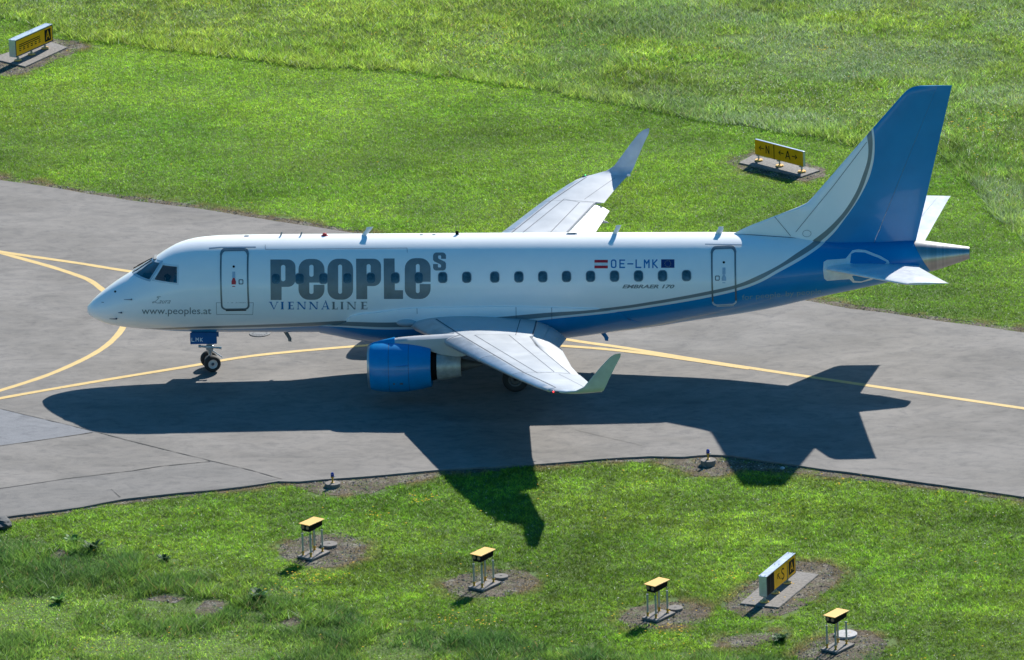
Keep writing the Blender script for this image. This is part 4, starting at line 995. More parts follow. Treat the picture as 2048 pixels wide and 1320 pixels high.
def fairing():
    rings = []
    for x in np.linspace(7.95, 19.15, 60):
        zl = float(fline(x)); zm, w, b1, b2 = fus(np.array(x)); bf = max(float(sq(max((zm-fbt(x))**2-K2*w*w, .0004))), float(b2)); zb = float(zm-bf)
        zs = zl-(zl-zb)*np.sin(np.linspace(0, np.pi/2, 30)); k = min(1, (x-7.95)/.5, (19.15-x)/.5)
        L = [(x, -float(fair_y(np.array(x), np.array(z)))-.006+.012*(1-k), z+.02*(1-k)) for z in zs]; L[-1] = (x, 0, zb-.006+.03*(1-k))
        L = [(x, float(-surfy(np.array(x), np.array(zl+.015)))+.01, zl+.015)]+L
        full = L+[(a_, -b_, c_) for a_, b_, c_ in L[:-1][::-1]]; rings.append(full)
    bm = loft(rings, wrap=False); return bm_obj('belly_fairing', bm, M_LIV, AC, True, 40)
fairing()
flp = [tuple(p) for p in FLx]; seam([(x, y) for x, y in flp], 1.0, off=.02)
for xx, ya, yb in ((834, 616, 627), (1032, 613.5, 640), (1103.5, 614.5, 640)): seam([(xx, ya), (xx+.3, yb)], .8, f=lambda x, z: np.maximum(fair_y(x, z), surfy(x, z)), off=.02)
# skin panel lines
seam(c2([(135, 220), (138, 262), (1398, 250), (1400, 290)]), .6); seam(c1([(1125, 682), (1430, 682), (1425, 780), (1127, 778)]), .6, closed=True)
seam(c2([(0, 735), (25, 735), (25, 842), (0, 842)]), .6) if False else None
seam(c4([(0, 752), (340, 680), (620, 590)]), .8, mat=M_RINGL) if False else None

# cabin windows -----------------------------------------------------------
wx = [551.7, 599.5, 646.7, 695, 742, 790, 837.6, 885.4, 933.5, 989.5, 1037.7, 1085.5, 1133, 1181, 1229, 1277, 1325, 1373]
for s in (-1, 1):
    for i, x in enumerate(wx):
        cy = 558-(x-551.7)*.0062-(.6 if x > 960 else 0); cy = 440+ (525-(x-551.7)*.018*4.452/4.452)/4.452 if False else 557.8-(x-551.7)*.0078
        c = fus_at(np.array([x]), np.array([cy]))[0]; cx, cz = c[0], c[2]
        fr = decal('cabin_window', shape_bm([(rrect(cx-.160, cz-.180, cx+.160, cz+.180, .12), [rrect(cx-.138, cz-.158, cx+.138, cz+.158, .10)])]), M_WINFR, AC, .018, side=s, px=False)
        decal('pane', shape_bm([(rrect(cx-.139, cz-.159, cx+.139, cz+.159, .10), [])]), M_CABGL, fr, .014, side=s, px=False)

# doors -------------------------------------------------------------------
def door(x0, x1, ya, yb, vx, aft=False):
    P = fus_at(np.array([x0, x1, (x0+x1)/2, (x0+x1)/2]), np.array([(ya+yb)/2]*2+[ya, yb])); X0, X1, Z1, Z0 = P[0, 0], P[1, 0], P[2, 2], P[3, 2]
    for s in (-1, 1):
        d = decal('door', shape_bm([(rrect(X0+.03, Z0+.03, X1-.03, Z1-.03, .13), [])]), M_LIV, AC, .006, side=s, px=False)
        ring = [(rrect(X0, Z0, X1, Z1, .16), [rrect(X0+.055, Z0+.055, X1-.055, Z1-.055, .12)])]
        bm = shape_bm(ring)
        if aft:
            decal('door_frame', bm, M_RINGL, d, .012, rim=.01, side=s, px=False)
            zc = 2.55; b2 = shape_bm(ring); bmesh.ops.bisect_plane(b2, geom=b2.verts[:]+b2.edges[:]+b2.faces[:], plane_co=(0, zc, 0), plane_no=(0, -1, 0), clear_outer=True)
            decal('door_frame', b2, M_RING, d, .014, rim=.01, side=s, px=False)
        else: decal('door_frame', bm, M_RING, d, .012, rim=.01, side=s, px=False)
        # heavy dark seal on the top edge
        bt = shape_bm([(rrect(X0-.01, Z0-.01, X1+.01, Z1+.012, .17), [rrect(X0+.06, Z0+.06, X1-.06, Z1-.07, .12)])]); bmesh.ops.bisect_plane(bt, geom=bt.verts[:]+bt.edges[:]+bt.faces[:], plane_co=(0, Z1-.17, 0), plane_no=(0, -1, 0), clear_outer=True)
        decal('door_seal', bt, M_WINFR, d, .018, rim=.012, side=s, px=False)
        if not aft: dot, col_, red, sq, dx = (467.5, 533.3), (464.7, 543.4, 470.4, 556), (467.5, 555.8, 568.8), (482, 563.7), 1
        else: dot, col_, red, sq, dx = (1447.6, 524.8), (1444.8, 535.2, 450.9+1000, 548.8), (1447.8, 549, 561.5), (1434.7, 556.2), -1
        PX = lambda l: [tuple(q) for q in px_fus(l)]
        decal('door_window', shape_bm([(PX(rrect(dot[0]-2.4, dot[1]-2.4, dot[0]+2.4, dot[1]+2.4, 2.3)), [])]), M_BLACK, d, .012, side=s, px=False)
        decal('marking', shape_bm([(PX([(col_[0], col_[1]), (col_[2], col_[1]), (col_[2], col_[3]), (col_[0], col_[3])]), [])]), M_LEVER, d, .012, side=s, px=False)
        r0, ra, rb = red
        decal('marking', shape_bm([(PX([(r0-1.8, ra), (r0+1.8, ra), (r0+4.4, ra+7), (r0+4.4, rb), (r0-4.4, rb), (r0-4.4, ra+7)]), []), (PX([(r0-3, rb+3.2), (r0+3, rb+3.2), (r0+3, rb+4.6), (r0-3, rb+4.6)]), [])]), M_RED if not aft else M_LEVER, d, .014, side=s, px=False)
        decal('handle', shape_bm([(PX(rrect(sq[0]-4.6, sq[1]-4.9, sq[0]+4.6, sq[1]+4.9, 2)), [PX(rrect(sq[0]-3.1, sq[1]-3.4, sq[0]+3.1, sq[1]+3.4, 1.2))])]), M_SEAM, d, .014, rim=.006, side=s, px=False)
        decal('door_sill', shape_bm([([(X0+.15, Z0-.035), (X1-.12, Z0-.035), (X1-.12, Z0-.005), (X0+.15, Z0-.005)], [])]), M_BLACK if not aft else M_RINGL, d, .02, rim=.02, side=s, px=False)
door(440, 497, 497, 619.5, 0); door(1422.3, 1472.3, 493, 610.5, 0, True)
seam([(418, 497.8), (441, 495.6), (511.6, 495.2)], 2.8, name='rain_gutter', mat=M_GUT, off=.02); seam([(1410, 489.2), (1483.6, 490.6)], 2.2, name='rain_gutter', mat=M_GUT, off=.02)

# lettering ---------------------------------------------------------------
def big_titles():
    S_ = []; c = lambda l: c2(l)
    rr = lambda x0, y0, x1, y1, r: c2(rrect(x0, y0, x1, y1, r, 6))
    def P(x0, x1, y0, y1, cx0, cx1):
        w = cx0+3; out = [(x0, y0)]+[p for p in rrect(x0, y0, x1, y0+243, 66, 6) if p[0] > x1-70]+[(x0+98, y0+243), (x0+98, y1), (x0, y1)]
        top = sorted([p for p in out[1:-3]], key=lambda p: p[1]); out = [(x0, y0)]+top+[(x0+100, y0+243), (x0+100, y1), (x0+3, y1)]
        S_.append((c(out), [rr(cx0, y0+48, cx1, y0+193, 19)]))
    P(181, 405, 352, 712, 276, 315); P(944, 1167, 345, 705, 1038, 1075)
    def O(x0, x1, y0, y1, s0, s1): S_.append((rr(x0, y0, x1, y1, 92), [rr(s0, y0+52, s1, y1-52, 17)]))
    O(690, 918, 345, 709, 785, 820)
    def E(x0, x1, y0, y1, s0, s1):
        o = rrect(x0, y0, x1, y1, 92, 6); ym = y0+210
        right = [p for p in o]; # insert the notch on the right side
        i = max(range(len(o)), key=lambda k: (o[k][0], -o[k][1])) 
        up = [p for p in o if p[1] < ym]; lo = [p for p in o if p[1] > ym+20]
        ru = sorted([p for p in up if p[0] >= (x0+x1)/2], key=lambda p: p[1]); lu = sorted([p for p in up if p[0] < (x0+x1)/2], key=lambda p: -p[1])
        rl = sorted([p for p in lo if p[0] >= (x0+x1)/2], key=lambda p: p[1]); ll = sorted([p for p in lo if p[0] < (x0+x1)/2], key=lambda p: -p[1])
        sl = [p for p in rrect(s0, ym, s1, y1-52, 17, 6) if p[1] > ym+40]; sl = sorted([p for p in sl if p[0] > (s0+s1)/2], key=lambda p: p[1])+sorted([p for p in sl if p[0] <= (s0+s1)/2], key=lambda p: -p[1])
        out = lu+ru+[(x1, ym), (s0, ym)]+sl[::-1]+[(s1, ym+20), (x1, ym+20)]+rl+ll
        S_.append((c(out), [rr(s0, y0+52, s1, y0+158, 17)]))
    E(432, 663, 347, 710, 528, 566); E(1378, 1608, 340, 703, 1477, 1511)
    S_.append((c([(1190, 343), (1287, 343), (1290, 625), (1363, 625), (1363, 703), (1193, 703)]), []))
    S_.append((c([(1745, 346), (1702, 346), (1702, 322), (1697, 316), (1680, 316), (1675, 322), (1675, 338), (1681, 346), (1735, 371), (1745, 386), (1745, 424), (1738, 441), (1721, 450), (1654, 450), (1637, 441), (1630, 424), (1630, 392), (1673, 392), (1673, 416), (1678, 423), (1696, 423), (1701, 417), (1701, 402), (1694, 394), (1640, 369), (1630, 354), (1630, 316), (1638, 299), (1655, 290), (1720, 290), (1737, 299), (1745, 316)]), []))
    decal('lettering', shape_bm(S_), M_GREY, AC, .004, g=6)
big_titles()
def serif(ch, x, w, y0=728, y1=795):
    h = y1-y0; T = 16; t = 5.5; o = []
    st = lambda a: (([(a, y0), (a+17, y0), (a+17, y1), (a, y1)]), []); sf = lambda a, b, y: (([(a, y), (b, y), (b, y+t), (a, y+t)]), [])
    if ch == 'I': o = [st(x+w/2-8.5), sf(x, x+w, y0), sf(x, x+w, y1-t)]
    if ch == 'E': o = [st(x+8), sf(x, x+w, y0), sf(x, x+w+4, y1-t), sf(x+8, x+w-6, y0+h*.46), ([(x+w-3, y0), (x+w, y0), (x+w, y0+16), (x+w-2, y0+16)], []), ([(x+w, y1), (x+w+4, y1-18), (x+w+1, y1-18), (x+w-4, y1)], [])]
    if ch == 'L': o = [st(x+8), sf(x, x+26, y0), sf(x, x+w+4, y1-t), ([(x+w, y1), (x+w+4, y1-18), (x+w+1, y1-18), (x+w-4, y1)], [])]
    if ch == 'N': o = [([(x+8, y0), (x+14, y0), (x+14, y1), (x+8, y1)], []), ([(x+w-14, y0), (x+w-8, y0), (x+w-8, y1), (x+w-14, y1)], []), ([(x+2, y0), (x+20, y0), (x+w-7, y1), (x+w-20, y1)], []), sf(x-2, x+16, y0), sf(x, x+20, y1-t), sf(x+w-20, x+w, y0)]
    if ch == 'V': o = [([(x+6, y0), (x+20, y0), (x+w/2+6, y1), (x+w/2-1, y1)], []), ([(x+w-8, y0), (x+w-12, y0), (x+w/2, y1), (x+w/2+5, y1)], []), sf(x, x+28, y0), sf(x+w-20, x+w, y0)]
    if ch == 'A': o = [([(x+w/2-4, y0-12), (x+w/2+4, y0-12), (x+w-6, y1), (x+w-20, y1)], []), ([(x+w/2-3, y0-2), (x+w/2, y0+4), (x+11, y1), (x+7, y1)], []), sf(x, x+20, y1-t), sf(x+w-28, x+w, y1-t), sf(x+w*.26, x+w*.68, y0+h*.62)]
    return [(c2(a), []) for a, b in o]
vb = []; vg = []
for ch, x, w in (('V', 168, 86), ('I', 274, 28), ('E', 336, 52), ('N', 418, 82), ('N', 526, 82), ('A', 634, 76)): vb += serif(ch, x, w)
for ch, x, w in (('L', 728, 50), ('I', 806, 26), ('N', 862, 84), ('E', 986, 56)): vg += serif(ch, x, w)
decal('lettering', shape_bm(vb), M_DBLUE, AC, .004, g=6); decal('lettering', shape_bm(vg), M_GREY, AC, .005, g=6)
def reg():
    w = 9.5; o = []
    st = lambda l: o.append((c3(stroke(l, w)), []))
    o.append((c3(rrect(957, 289, 998, 352, 17)), [c3(rrect(966.5, 298.5, 988.5, 342.5, 9))]))
    st([(1024, 289), (1024, 352)]); 
    for y in (294, 320, 347): st([(1024, y), (1061 if y != 320 else 1055, y)])
    st([(1078, 321), (1121, 321)]); st([(1142, 289), (1142, 352)]); st([(1142, 347), (1180, 347)])
    st([(1203, 352), (1203, 289)]); st([(1236, 352), (1236, 289)]); st([(1203, 292), (1219.5, 318), (1236, 292)]); st([(1264, 289), (1264, 352)]); st([(1297, 289), (1267, 321)]); st([(1268, 318), (1299, 352)])
    decal('lettering', shape_bm(o), M_DBLUE, AC, .004, g=6)
reg()
fl = decal('flag', shape_bm([(c3([(837, 292), (935, 292), (935, 354), (837, 354)]), [])]), M_WHITE, AC, .004); fl['label'] = 'red white red striped flag'
decal('stripe', shape_bm([(c3([(837, 292), (935, 292), (935, 312), (837, 312)]), []), (c3([(837, 334), (935, 334), (935, 354), (837, 354)]), [])]), M_RED, fl, .008)
fe = decal('flag', shape_bm([(c3([(1325, 288), (1422, 288), (1422, 350), (1325, 350)]), [])]), simple('flag_blue', (.01, .03, .16), .4), AC, .004); fe['label'] = 'dark blue flag with a ring of stars'
st_ = []
for i in range(12):
    t = i*math.pi/6; cx, cy = 1373.5+22*math.cos(t), 319+22*math.sin(t); st_.append((c3([(cx+(3.6 if k % 2 == 0 else 1.5)*math.sin(k*math.pi/5), cy-(3.6 if k % 2 == 0 else 1.5)*math.cos(k*math.pi/5)) for k in range(10)]), []))
decal('star_ring', shape_bm(st_), simple('star_gold', (.45, .45, .25), .4), fe, .008)
def tx(s, x0, x1, base, size, mat, **k):
    sl = k.pop('slope', 0); bm = text_bm(s, 1, **k); fit_bm(bm, x0, x1, base=base, h=size, slope=sl); return decal('lettering', bm, mat, AC, .005, g=6)
tx('www.peoples.at', 283.6, 422.5, 628, 19.5, M_GREY)
bmE = text_bm('EMBRAER 170', 1, shear=.3, bold=.035); fit_bm(bmE, 1244.4, 1349, 569.2, 576.8); decal('lettering', bmE, M_GREY, AC, .005, g=6)
tx('for people. by people.', 1484, 1646, 599.5, 14.5, M_FADE, slope=-.082)
Ls = [tuple(p) for p in catmull([(668, 634), (650, 630), (636, 634), (640, 642), (652, 640), (640, 655), (618, 674), (602, 684), (598, 678), (610, 674), (628, 682), (645, 686)], 4)]
decal('lettering', shape_bm([(c1(stroke(Ls, 3.6)), [])]), M_GREY, AC, .006)
bmL = text_bm('aura', 1, shear=.55, bold=-.005); fit_bm(bmL, 160+648/4.125, 160+748/4.125, 440+662/4.125, 440+688/4.125); decal('lettering', bmL, M_GREY, AC, .006, g=6)

# stabiliser root plates --------------------------------------------------
for s in (-1, 1):
    Q = lambda l: [tuple(q) for q in px_fus(c4(l))]
    pl = decal('stabiliser_fairing', shape_bm([(Q([(912, 356), (935, 342), (1062, 333), (1108, 278), (1150, 270), (1200, 276), (1300, 315), (1352, 345), (1362, 362), (1330, 385), (1260, 400), (1190, 440), (1150, 462), (1260, 462), (1240, 474), (1165, 493), (1112, 493), (1088, 470), (935, 482), (915, 466), (908, 410)]), [])]), M_WHITE, AC, .02, rim=.018, side=s, px=False)
    decal('inset_panel', shape_bm([(Q([(1092, 362), (1100, 302), (1125, 290), (1190, 292), (1280, 325), (1338, 352), (1340, 362), (1290, 378), (1200, 385)]), []), (Q([(1106, 448), (1160, 440), (1230, 464), (1170, 484), (1122, 480)]), [])]), M_LIV, pl, .024, side=s, px=False)

# airfoil lofts -----------------------------------------------------------
def naca(x, t): return 5*t*(.2969*np.sqrt(x)-.1260*x-.3516*x**2+.2843*x**3-.1020*x**4)
def af_ring(P0, c, t, cut=1.0, start=0.0, up=(0, 0, 1), n=16, thick=1.0, ang=0, pad=0):
    """closed section between start..cut of chord. P0 = leading edge point, chord along +x"""
    s = (1-np.cos(np.linspace(0, np.pi, n)))/2 if start == 0 and cut == 1 else np.linspace(0, 1, n)**(2 if start == 0 else 1)
    xs = start+(cut-start)*s; yt = naca(xs, t)*c+pad; U = np.array(up, float)
    top = np.stack([xs*c, yt], 1)[::-1]; bot = np.stack([xs*c, -yt*.85], 1)[1 if start == 0 else 0:]
    Q = np.vstack([top, bot]); ca, sa = math.cos(ang), math.sin(ang); x = Q[:, 0]*ca+Q[:, 1]*sa; z = -Q[:, 0]*sa+Q[:, 1]*ca
    return np.array(P0)+x[:, None]*np.array([1, 0, 0])+z[:, None]*U
WS = [  # y, xLE, chord, zLE, t/c, fixed part ends at
 (1.30, 11.05, 5.35, 1.87, .125, .815), (1.9, 11.35, 5.05, 1.93, .125, .805), (2.9, 11.82, 4.55, 2.03, .122, .79), (4.0, 12.33, 4.0, 2.14, .120, .765), (4.1, 12.38, 3.95, 2.15, .120, .735), (5.5, 13.02, 3.50, 2.29, .118, .735), (7.1, 13.75, 3.08, 2.45, .115, .765), (9.78, 15.02, 2.22, 2.72, .112, .870)]
WO = [(9.80, 15.03, 2.21, 2.722, .112), (11.0, 15.66, 1.92, 2.842, .110), (11.9, 16.14, 1.72, 2.925, .105), (12.25, 16.52, 1.46, 2.95, .10)]
WL = [((16.52, 12.25, 2.95), 1.46, (0, 0, 1), .10), ((16.85, 12.45, 2.985), 1.20, (0, -.25, .97), .10), ((17.22, 12.58, 3.06), .92, (0, -.6, .8), .10), ((17.50, 12.65, 3.22), .72, (0, -.88, .47), .10),
      ((17.72, 12.72, 3.50), .62, (0, -.97, .2), .09), ((18.10, 12.84, 3.98), .47, (0, -.97, .22), .09), ((18.40, 12.93, 4.32), .345, (0, -.97, .22), .08), ((18.56, 12.97, 4.43), .20, (0, -.97, .22), .07), ((18.70, 13.0, 4.465), .06, (0, -.97, .22), .06)]
def wsec(y):
    A = np.array([w[:5] for w in WS+[(*w, 1) for w in WO]]); return [np.interp(y, A[:, 0], A[:, i]) for i in range(1, 5)]
def wing_top(x, y, off=0):
    xl, c, z, t = wsec(y); return z+naca(np.clip((x-xl)/c, 0, 1), t)*c+off
for s in (-1, 1):
    def mir(R): R = np.array(R); R[:, 1] *= s; return R
    wing = bm_obj('wing', loft([mir(af_ring((w[1], w[0], w[3]), w[2], w[4], w[5])) for w in WS], True, True), M_WING, AC, True, 40)
    if s < 0: wing['label'] = 'near wing with its red tip light'
    bm = loft([mir(af_ring((w[1], w[0], w[3]), w[2], w[4])) for w in WO], True, False); bm_obj('outer_panel', bm, M_WING, wing, True, 40)
    o = bm_obj('winglet', loft([mir(af_ring(p, c, t, up=u)) for p, c, u, t in WL], False, True), M_WINGLET, wing, True, 50)
    # slats: drooped bright leading edge shells
    for a, b in ((1.75, 3.75), (4.35, 7.2), (7.23, 9.75), (9.78, 12.05)):
        rg = []
        for y in np.linspace(a, b, 5):
            xl, c, z, t = wsec(y); rg.append(mir(af_ring((xl-.035, y, z-.012), c, t*1.04, cut=.135 if y < 4 else .15, n=12, pad=.010)))
        bm_obj('slat', loft(rg, True, True), M_SLAT, wing, True, 50)
    def flapsec(y, xle, ch, z, ang=20): return mir(af_ring((xle, y, z), ch, .15, ang=math.radians(ang), n=12))
    def fx(y): A = np.array([(w[0], w[1]+w[2]*w[5]) for w in WS]); return np.interp(y, A[:, 0], A[:, 1])
    for ys, ch, a1, a2 in (((1.45, 4.06), (1.20, 1.02), 18, 36), ((3.985, 7.1, 9.74), (1.10, .86, .62), 12, 26)):
        v1 = []; v2 = []
        for y, c_ in zip(ys, ch):
            x0 = fx(y)-.06; z0 = float(wing_top(fx(y), y))-.07; v1.append(flapsec(y, x0, c_*.42, z0, a1))
            v2.append(flapsec(y, x0+c_*.42*math.cos(math.radians(a1))-.05, c_*.62, z0-c_*.42*math.sin(math.radians(a1))-.02, a2))
        f1 = bm_obj('flap', loft(v1, True, True), M_WING, wing, True, 40); bm_obj('flap', loft(v2, True, True), M_WING, wing, True, 40)
    for y in (2.4, 5.6, 7.6, 9.0):
        x0 = fx(y); zz = float(wing_top(x0, y)); bm = bmesh.new(); rg = add_lathe(bm, [(-.9, .005), (-.6, .06), (-.1, .085), (.35, .07), (.72, .008)], (x0, s*y, zz-.28), 'x', 14)
        for v in bm.verts: v.co.z = zz-.28+(v.co.z-(zz-.28))*1.5-max(0, v.co.x-x0)*.25
        bm_obj('flap_track_fairing', bm, M_WING, wing, True)
    # panel lines on the upper skin
    def wline(pts, w=.020):
        P = []
        for (xa, ya), (xb, yb) in zip(pts[:-1], pts[1:]):
            for k in range(10): q = k/10; P.append((xa+(xb-xa)*q, ya+(yb-ya)*q))
        P.append(pts[-1]); P = np.array(P); T = np.gradient(P, axis=0); T /= np.linalg.norm(T, axis=1, keepdims=True); Nn = np.stack([-T[:, 1], T[:, 0]], 1)*w/2
        A, B = P+Nn, P-Nn; n = len(P); V = [(x, s*y, float(wing_top(x, y, .004))) for x, y in A]+[(x, s*y, float(wing_top(x, y, .004))) for x, y in B]
        return V, [(i, n+i, n+i+1, i+1) if s > 0 else (i, i+1, n+i+1, n+i) for i in range(n-1)]
    V = []; Fc = []
    def le(y, f): xl, c, z, t = wsec(y); return (xl+c*f, y)
    lines = [([le(1.7, .145), le(4.2, .155), le(7.1, .165), le(9.8, .17), le(12.0, .18)], .045), ([(fx(y)-.02, y) for y in (1.62, 2.5, 3.9)], .05), ([(fx(y)-.02, y) for y in (4.05, 5.5, 7.1, 9.7)], .035), ([le(3.78, .0), le(3.70, .05), le(3.45, .15)], .05), ([le(4.32, .0), le(4.25, .05), le(4.05, .15)], .05), ([(13.45, 4.2), (15.85, 9.92)], .030), ([(14.60, 4.1), (16.39, 9.66)], .030), ([(15.85, 9.92), (16.39, 9.66)], .018), ([(14.85, 1.62), (14.82, 4.05)], .03),
             ([(16.55, 9.95), (17.55, 12.0)], .018), ([(14.60, 4.1), (13.45, 4.2)][::-1], .012), ([(15.4, 6.9), (15.75, 6.75)], .012), ([le(7.215, .01), le(7.215, .16)], .02), ([le(9.765, .01), le(9.765, .16)], .02), ([(16.98, 9.79), (16.4, 9.7)], .016)]
    for pts, w in lines:
        v, f = wline(pts, w); k = len(V); V += v; Fc += [tuple(i+k for i in q) for q in f]
    mesh_obj('panel_seam', V, Fc, M_SEAM, wing)
    bm = bmesh.new(); add_lathe(bm, [(-.14, .01), (-.05, .05), (.12, .055), (.3, .02)], (16.50, s*12.30, 2.945), 'x', 14); bm_obj('light_fairing', bm, M_SEAM, wing, True)
    bm = bmesh.new(); bmesh.ops.create_uvsphere(bm, u_segments=12, v_segments=8, radius=.032); bmesh.ops.translate(bm, vec=(16.49, s*12.33, 2.975), verts=bm.verts)
    o = bm_obj('navigation_light', bm, simple('red_lamp', (.8, .02, .02), .2, emit=((1, .05, .05), 1.2)) if s < 0 else simple('green_lamp', (.02, .5, .1), .2, emit=((.05, 1, .2), 2)), wing, True)
    bm = bmesh.new(); add_box(bm, (18.02, s*12.30, 2.985), (.12, .08, .10), bev=.02); bm_obj('tail_light', bm, M_WHITE, wing, True)
    # ---------------- engine
    ey, ez = s*3.95, 1.27
    nac = [(9.86, .73), (9.90, .775), (10.05, .825), (10.35, .868), (10.75, .882), (11.2, .862), (11.6, .80), (11.95, .715), (11.96, .69), (11.6, .70), (10.9, .70)]
    bm = bmesh.new(); add_lathe(bm, nac, (0, ey, ez), 'x', 64)
    for v in bm.verts:
        if v.co.z > ez+.3 and v.co.x < 11.3: pass
    eng = bm_obj('engine_nacelle', bm, M_BLUE, AC, True, 40)
    bm = bmesh.new(); add_lathe(bm, [(9.90, .776), (9.86, .755), (9.82, .715), (9.84, .66), (9.95, .62), (10.3, .61), (10.6, .62)], (0, ey, ez), 'x', 64); bm_obj('intake_lip', bm, M_SLAT, eng, True)
    bm = bmesh.new(); add_lathe(bm, [(10.05, .005), (10.15, .09), (10.32, .17), (10.45, .2)], (0, ey, ez), 'x', 32); bm_obj('spinner', bm, M_SEAM, eng, True)
    bm = bmesh.new()
    for i in range(28):
        t = i*2*math.pi/28; r0, r1 = .19, .61; q = [Vector((10.42, math.cos(t)*r0, math.sin(t)*r0)), Vector((10.42, math.cos(t)*r1, math.sin(t)*r1)), Vector((10.52, math.cos(t+.2)*r1, math.sin(t+.2)*r1)), Vector((10.52, math.cos(t+.3)*r0, math.sin(t+.3)*r0))]
        bm.faces.new([bm.verts.new(p+Vector((0, ey, ez))) for p in q])
    bm_obj('fan', bm, M_SEAM, eng)
    bm = bmesh.new(); add_lathe(bm, [(10.75, .001), (10.75, .70)], (0, ey, ez), 'x', 48); add_lathe(bm, [(11.4, .50), (11.5, .70)], (0, ey, ez), 'x', 48); add_lathe(bm, [(11.3, .56), (11.9, .53), (12.16, .47)], (0, ey, ez), 'x', 48); bm_obj('shaded_duct_wall', bm, M_BLACK, eng, True)  # shade between nacelle and core painted as a black core front
    bm = bmesh.new(); add_lathe(bm, [(12.14, .45), (12.15, .515), (12.3, .50), (12.95, .395), (12.955, .375), (12.6, .38), (12.3, .36)], (0, ey, ez), 'x', 48)
    bm_obj('core_cowl', bm, M_CORE, eng, True, 40)
    bm = bmesh.new(); add_lathe(bm, [(12.3, .30), (12.9, .24), (13.4, .11), (13.68, .03), (13.69, .001)], (0, ey, ez), 'x', 32); bm_obj('exhaust_cone', bm, M_DRIM, eng, True)
    bm = bmesh.new(); add_tube(bm, (11.98+.12, ey+s*-.52, ez-.08), (12.1, ey+s*.545, ez-.08), .045, n=10); bm_obj('vent', bm, M_BLACK, eng)
    bm = bmesh.new()
    for rx in (10.55, 11.22):
        r = np.interp(rx, [a for a, b in nac[:8]], [b for a, b in nac[:8]])+.003; add_lathe(bm, [(rx-.006, r), (rx+.006, r)], (0, ey, ez), 'x', 64)
    bm_obj('panel_seam', bm, M_SEAM, eng)
    bm = bmesh.new()
    for (rx, an, hw, hh) in ((10.72, -25, .03, .035), (10.97, -25, .05, .03)):
        r = .885; t = math.radians(an); add_box(bm, (rx, ey+s*r*math.cos(t), ez+r*math.sin(t)), (hw*2, .02, hh*2))
    bm_obj('latch', bm, M_SEAM, eng)
    # strake on the cowl side
    bm = bmesh.new(); vs = [bm.verts.new(p) for p in [(10.65, ey+s*.83, ez+.24), (11.25, ey+s*.80, ez+.24), (11.2, ey+s*.86, ez+.28), (10.95, ey+s*.90, ez+.27)]]; bm.faces.new(vs); bm_obj('strake', bm, M_BLUE, eng)
    # ---------------- pylon: side profile given width
    TP = [(10.15, 2.09), (10.50, 2.20), (10.9, 2.27), (11.5, 2.31), (12.2, 2.34), (12.7, 2.36), (13.6, 2.30), (14.6, 2.22)]; BP = [(10.15, 1.95), (10.6, 2.03), (11.3, 2.00), (11.9, 1.86), (12.3, 1.72), (12.9, 1.62), (13.4, 1.72), (14.6, 2.1)]
    xs = np.linspace(10.15, 14.6, 26); rg = []
    for x in xs:
        zt = np.interp(x, *zip(*TP)); zb_ = np.interp(x, *zip(*BP)); k = (x-10.15)/4.45; w = .05+.19*math.sin(math.pi*min(1, k*1.0+.05))**.6; m = (zt+zb_)/2
        rg.append([(x, ey+q*w, z) for q, z in ((-.45, zt-.015), (0, zt), (.45, zt-.015), (.9, zt-.07), (1, m), (1, zb_), (-1, zb_), (-1, m), (-.9, zt-.07))])
    py = bm_obj('pylon', loft(rg, True, True), M_WING, AC, True, 40)
    bm = bmesh.new(); add_box(bm, (13.02, ey+s*.235, 1.98), (.13, .02, .15), bev=.03); bm_obj('vent', bm, M_BLACK, py)
    rg = []
    for x in np.linspace(9.95, 10.75, 10):
        k = (x-9.95)/.8; w = .03+.16*k; zt = ez+.80+.20*k**.8+.02; rg.append([(x, ey+q*w, zt-(q*q)*.05*(1+k)) for q in (-1, -.5, 0, .5, 1)]+[(x, ey+w*1.15, ez+math.sqrt(max(.1, float(np.interp(x, [a for a, b in nac[:8]], [b for a, b in nac[:8]]))**2-(w*1.15)**2))-.015), (x, ey-w*1.15, ez+math.sqrt(max(.1, float(np.interp(x, [a for a, b in nac[:8]], [b for a, b in nac[:8]]))**2-(w*1.15)**2))-.015)])
    bm_obj('cowl_crest', loft(rg, True, True), M_BLUE, eng, True)
    # ---------------- tailplane
    ST = [(.45, 24.85, 3.5, 3.44, .095), (.95, 25.12, 3.22, 3.50, .095), (3.0, 26.52, 2.33, 3.84, .09), (4.85, 27.78, 1.55, 4.15, .09), (5.03, 28.0, 1.40, 4.185, .05)]
    stb = bm_obj('tailplane', loft([mir(af_ring((w[1], w[0], w[3]), w[2], w[4], .74)) for w in ST], True, True), M_WHITE, AC, True, 40)
    bm_obj('elevator', loft([mir(af_ring((w[1], w[0], w[3]), w[2], w[4], 1, .745)) for w in ST], True, True), M_WHITE, stb, True, 40)
    # ---------------- main gear
    mg = bmesh.new(); add_tube(mg, (14.7, s*2.75, .55), (14.66, s*2.62, 1.9), .085, n=14); add_tube(mg, (14.7, s*2.35, .45), (14.7, s*3.1, .45), .06, n=12); add_tube(mg, (14.7, s*2.7, .9), (14.5, s*1.4, 1.35), .05, n=10); add_tube(mg, (14.72, s*2.72, .62), (15.05, s*2.72, .95), .03, n=8); add_tube(mg, (15.05, s*2.72, .95), (14.78, s*2.68, 1.25), .03, n=8)
    mg = bm_obj('main_landing_gear', mg, M_METAL, AC, True)
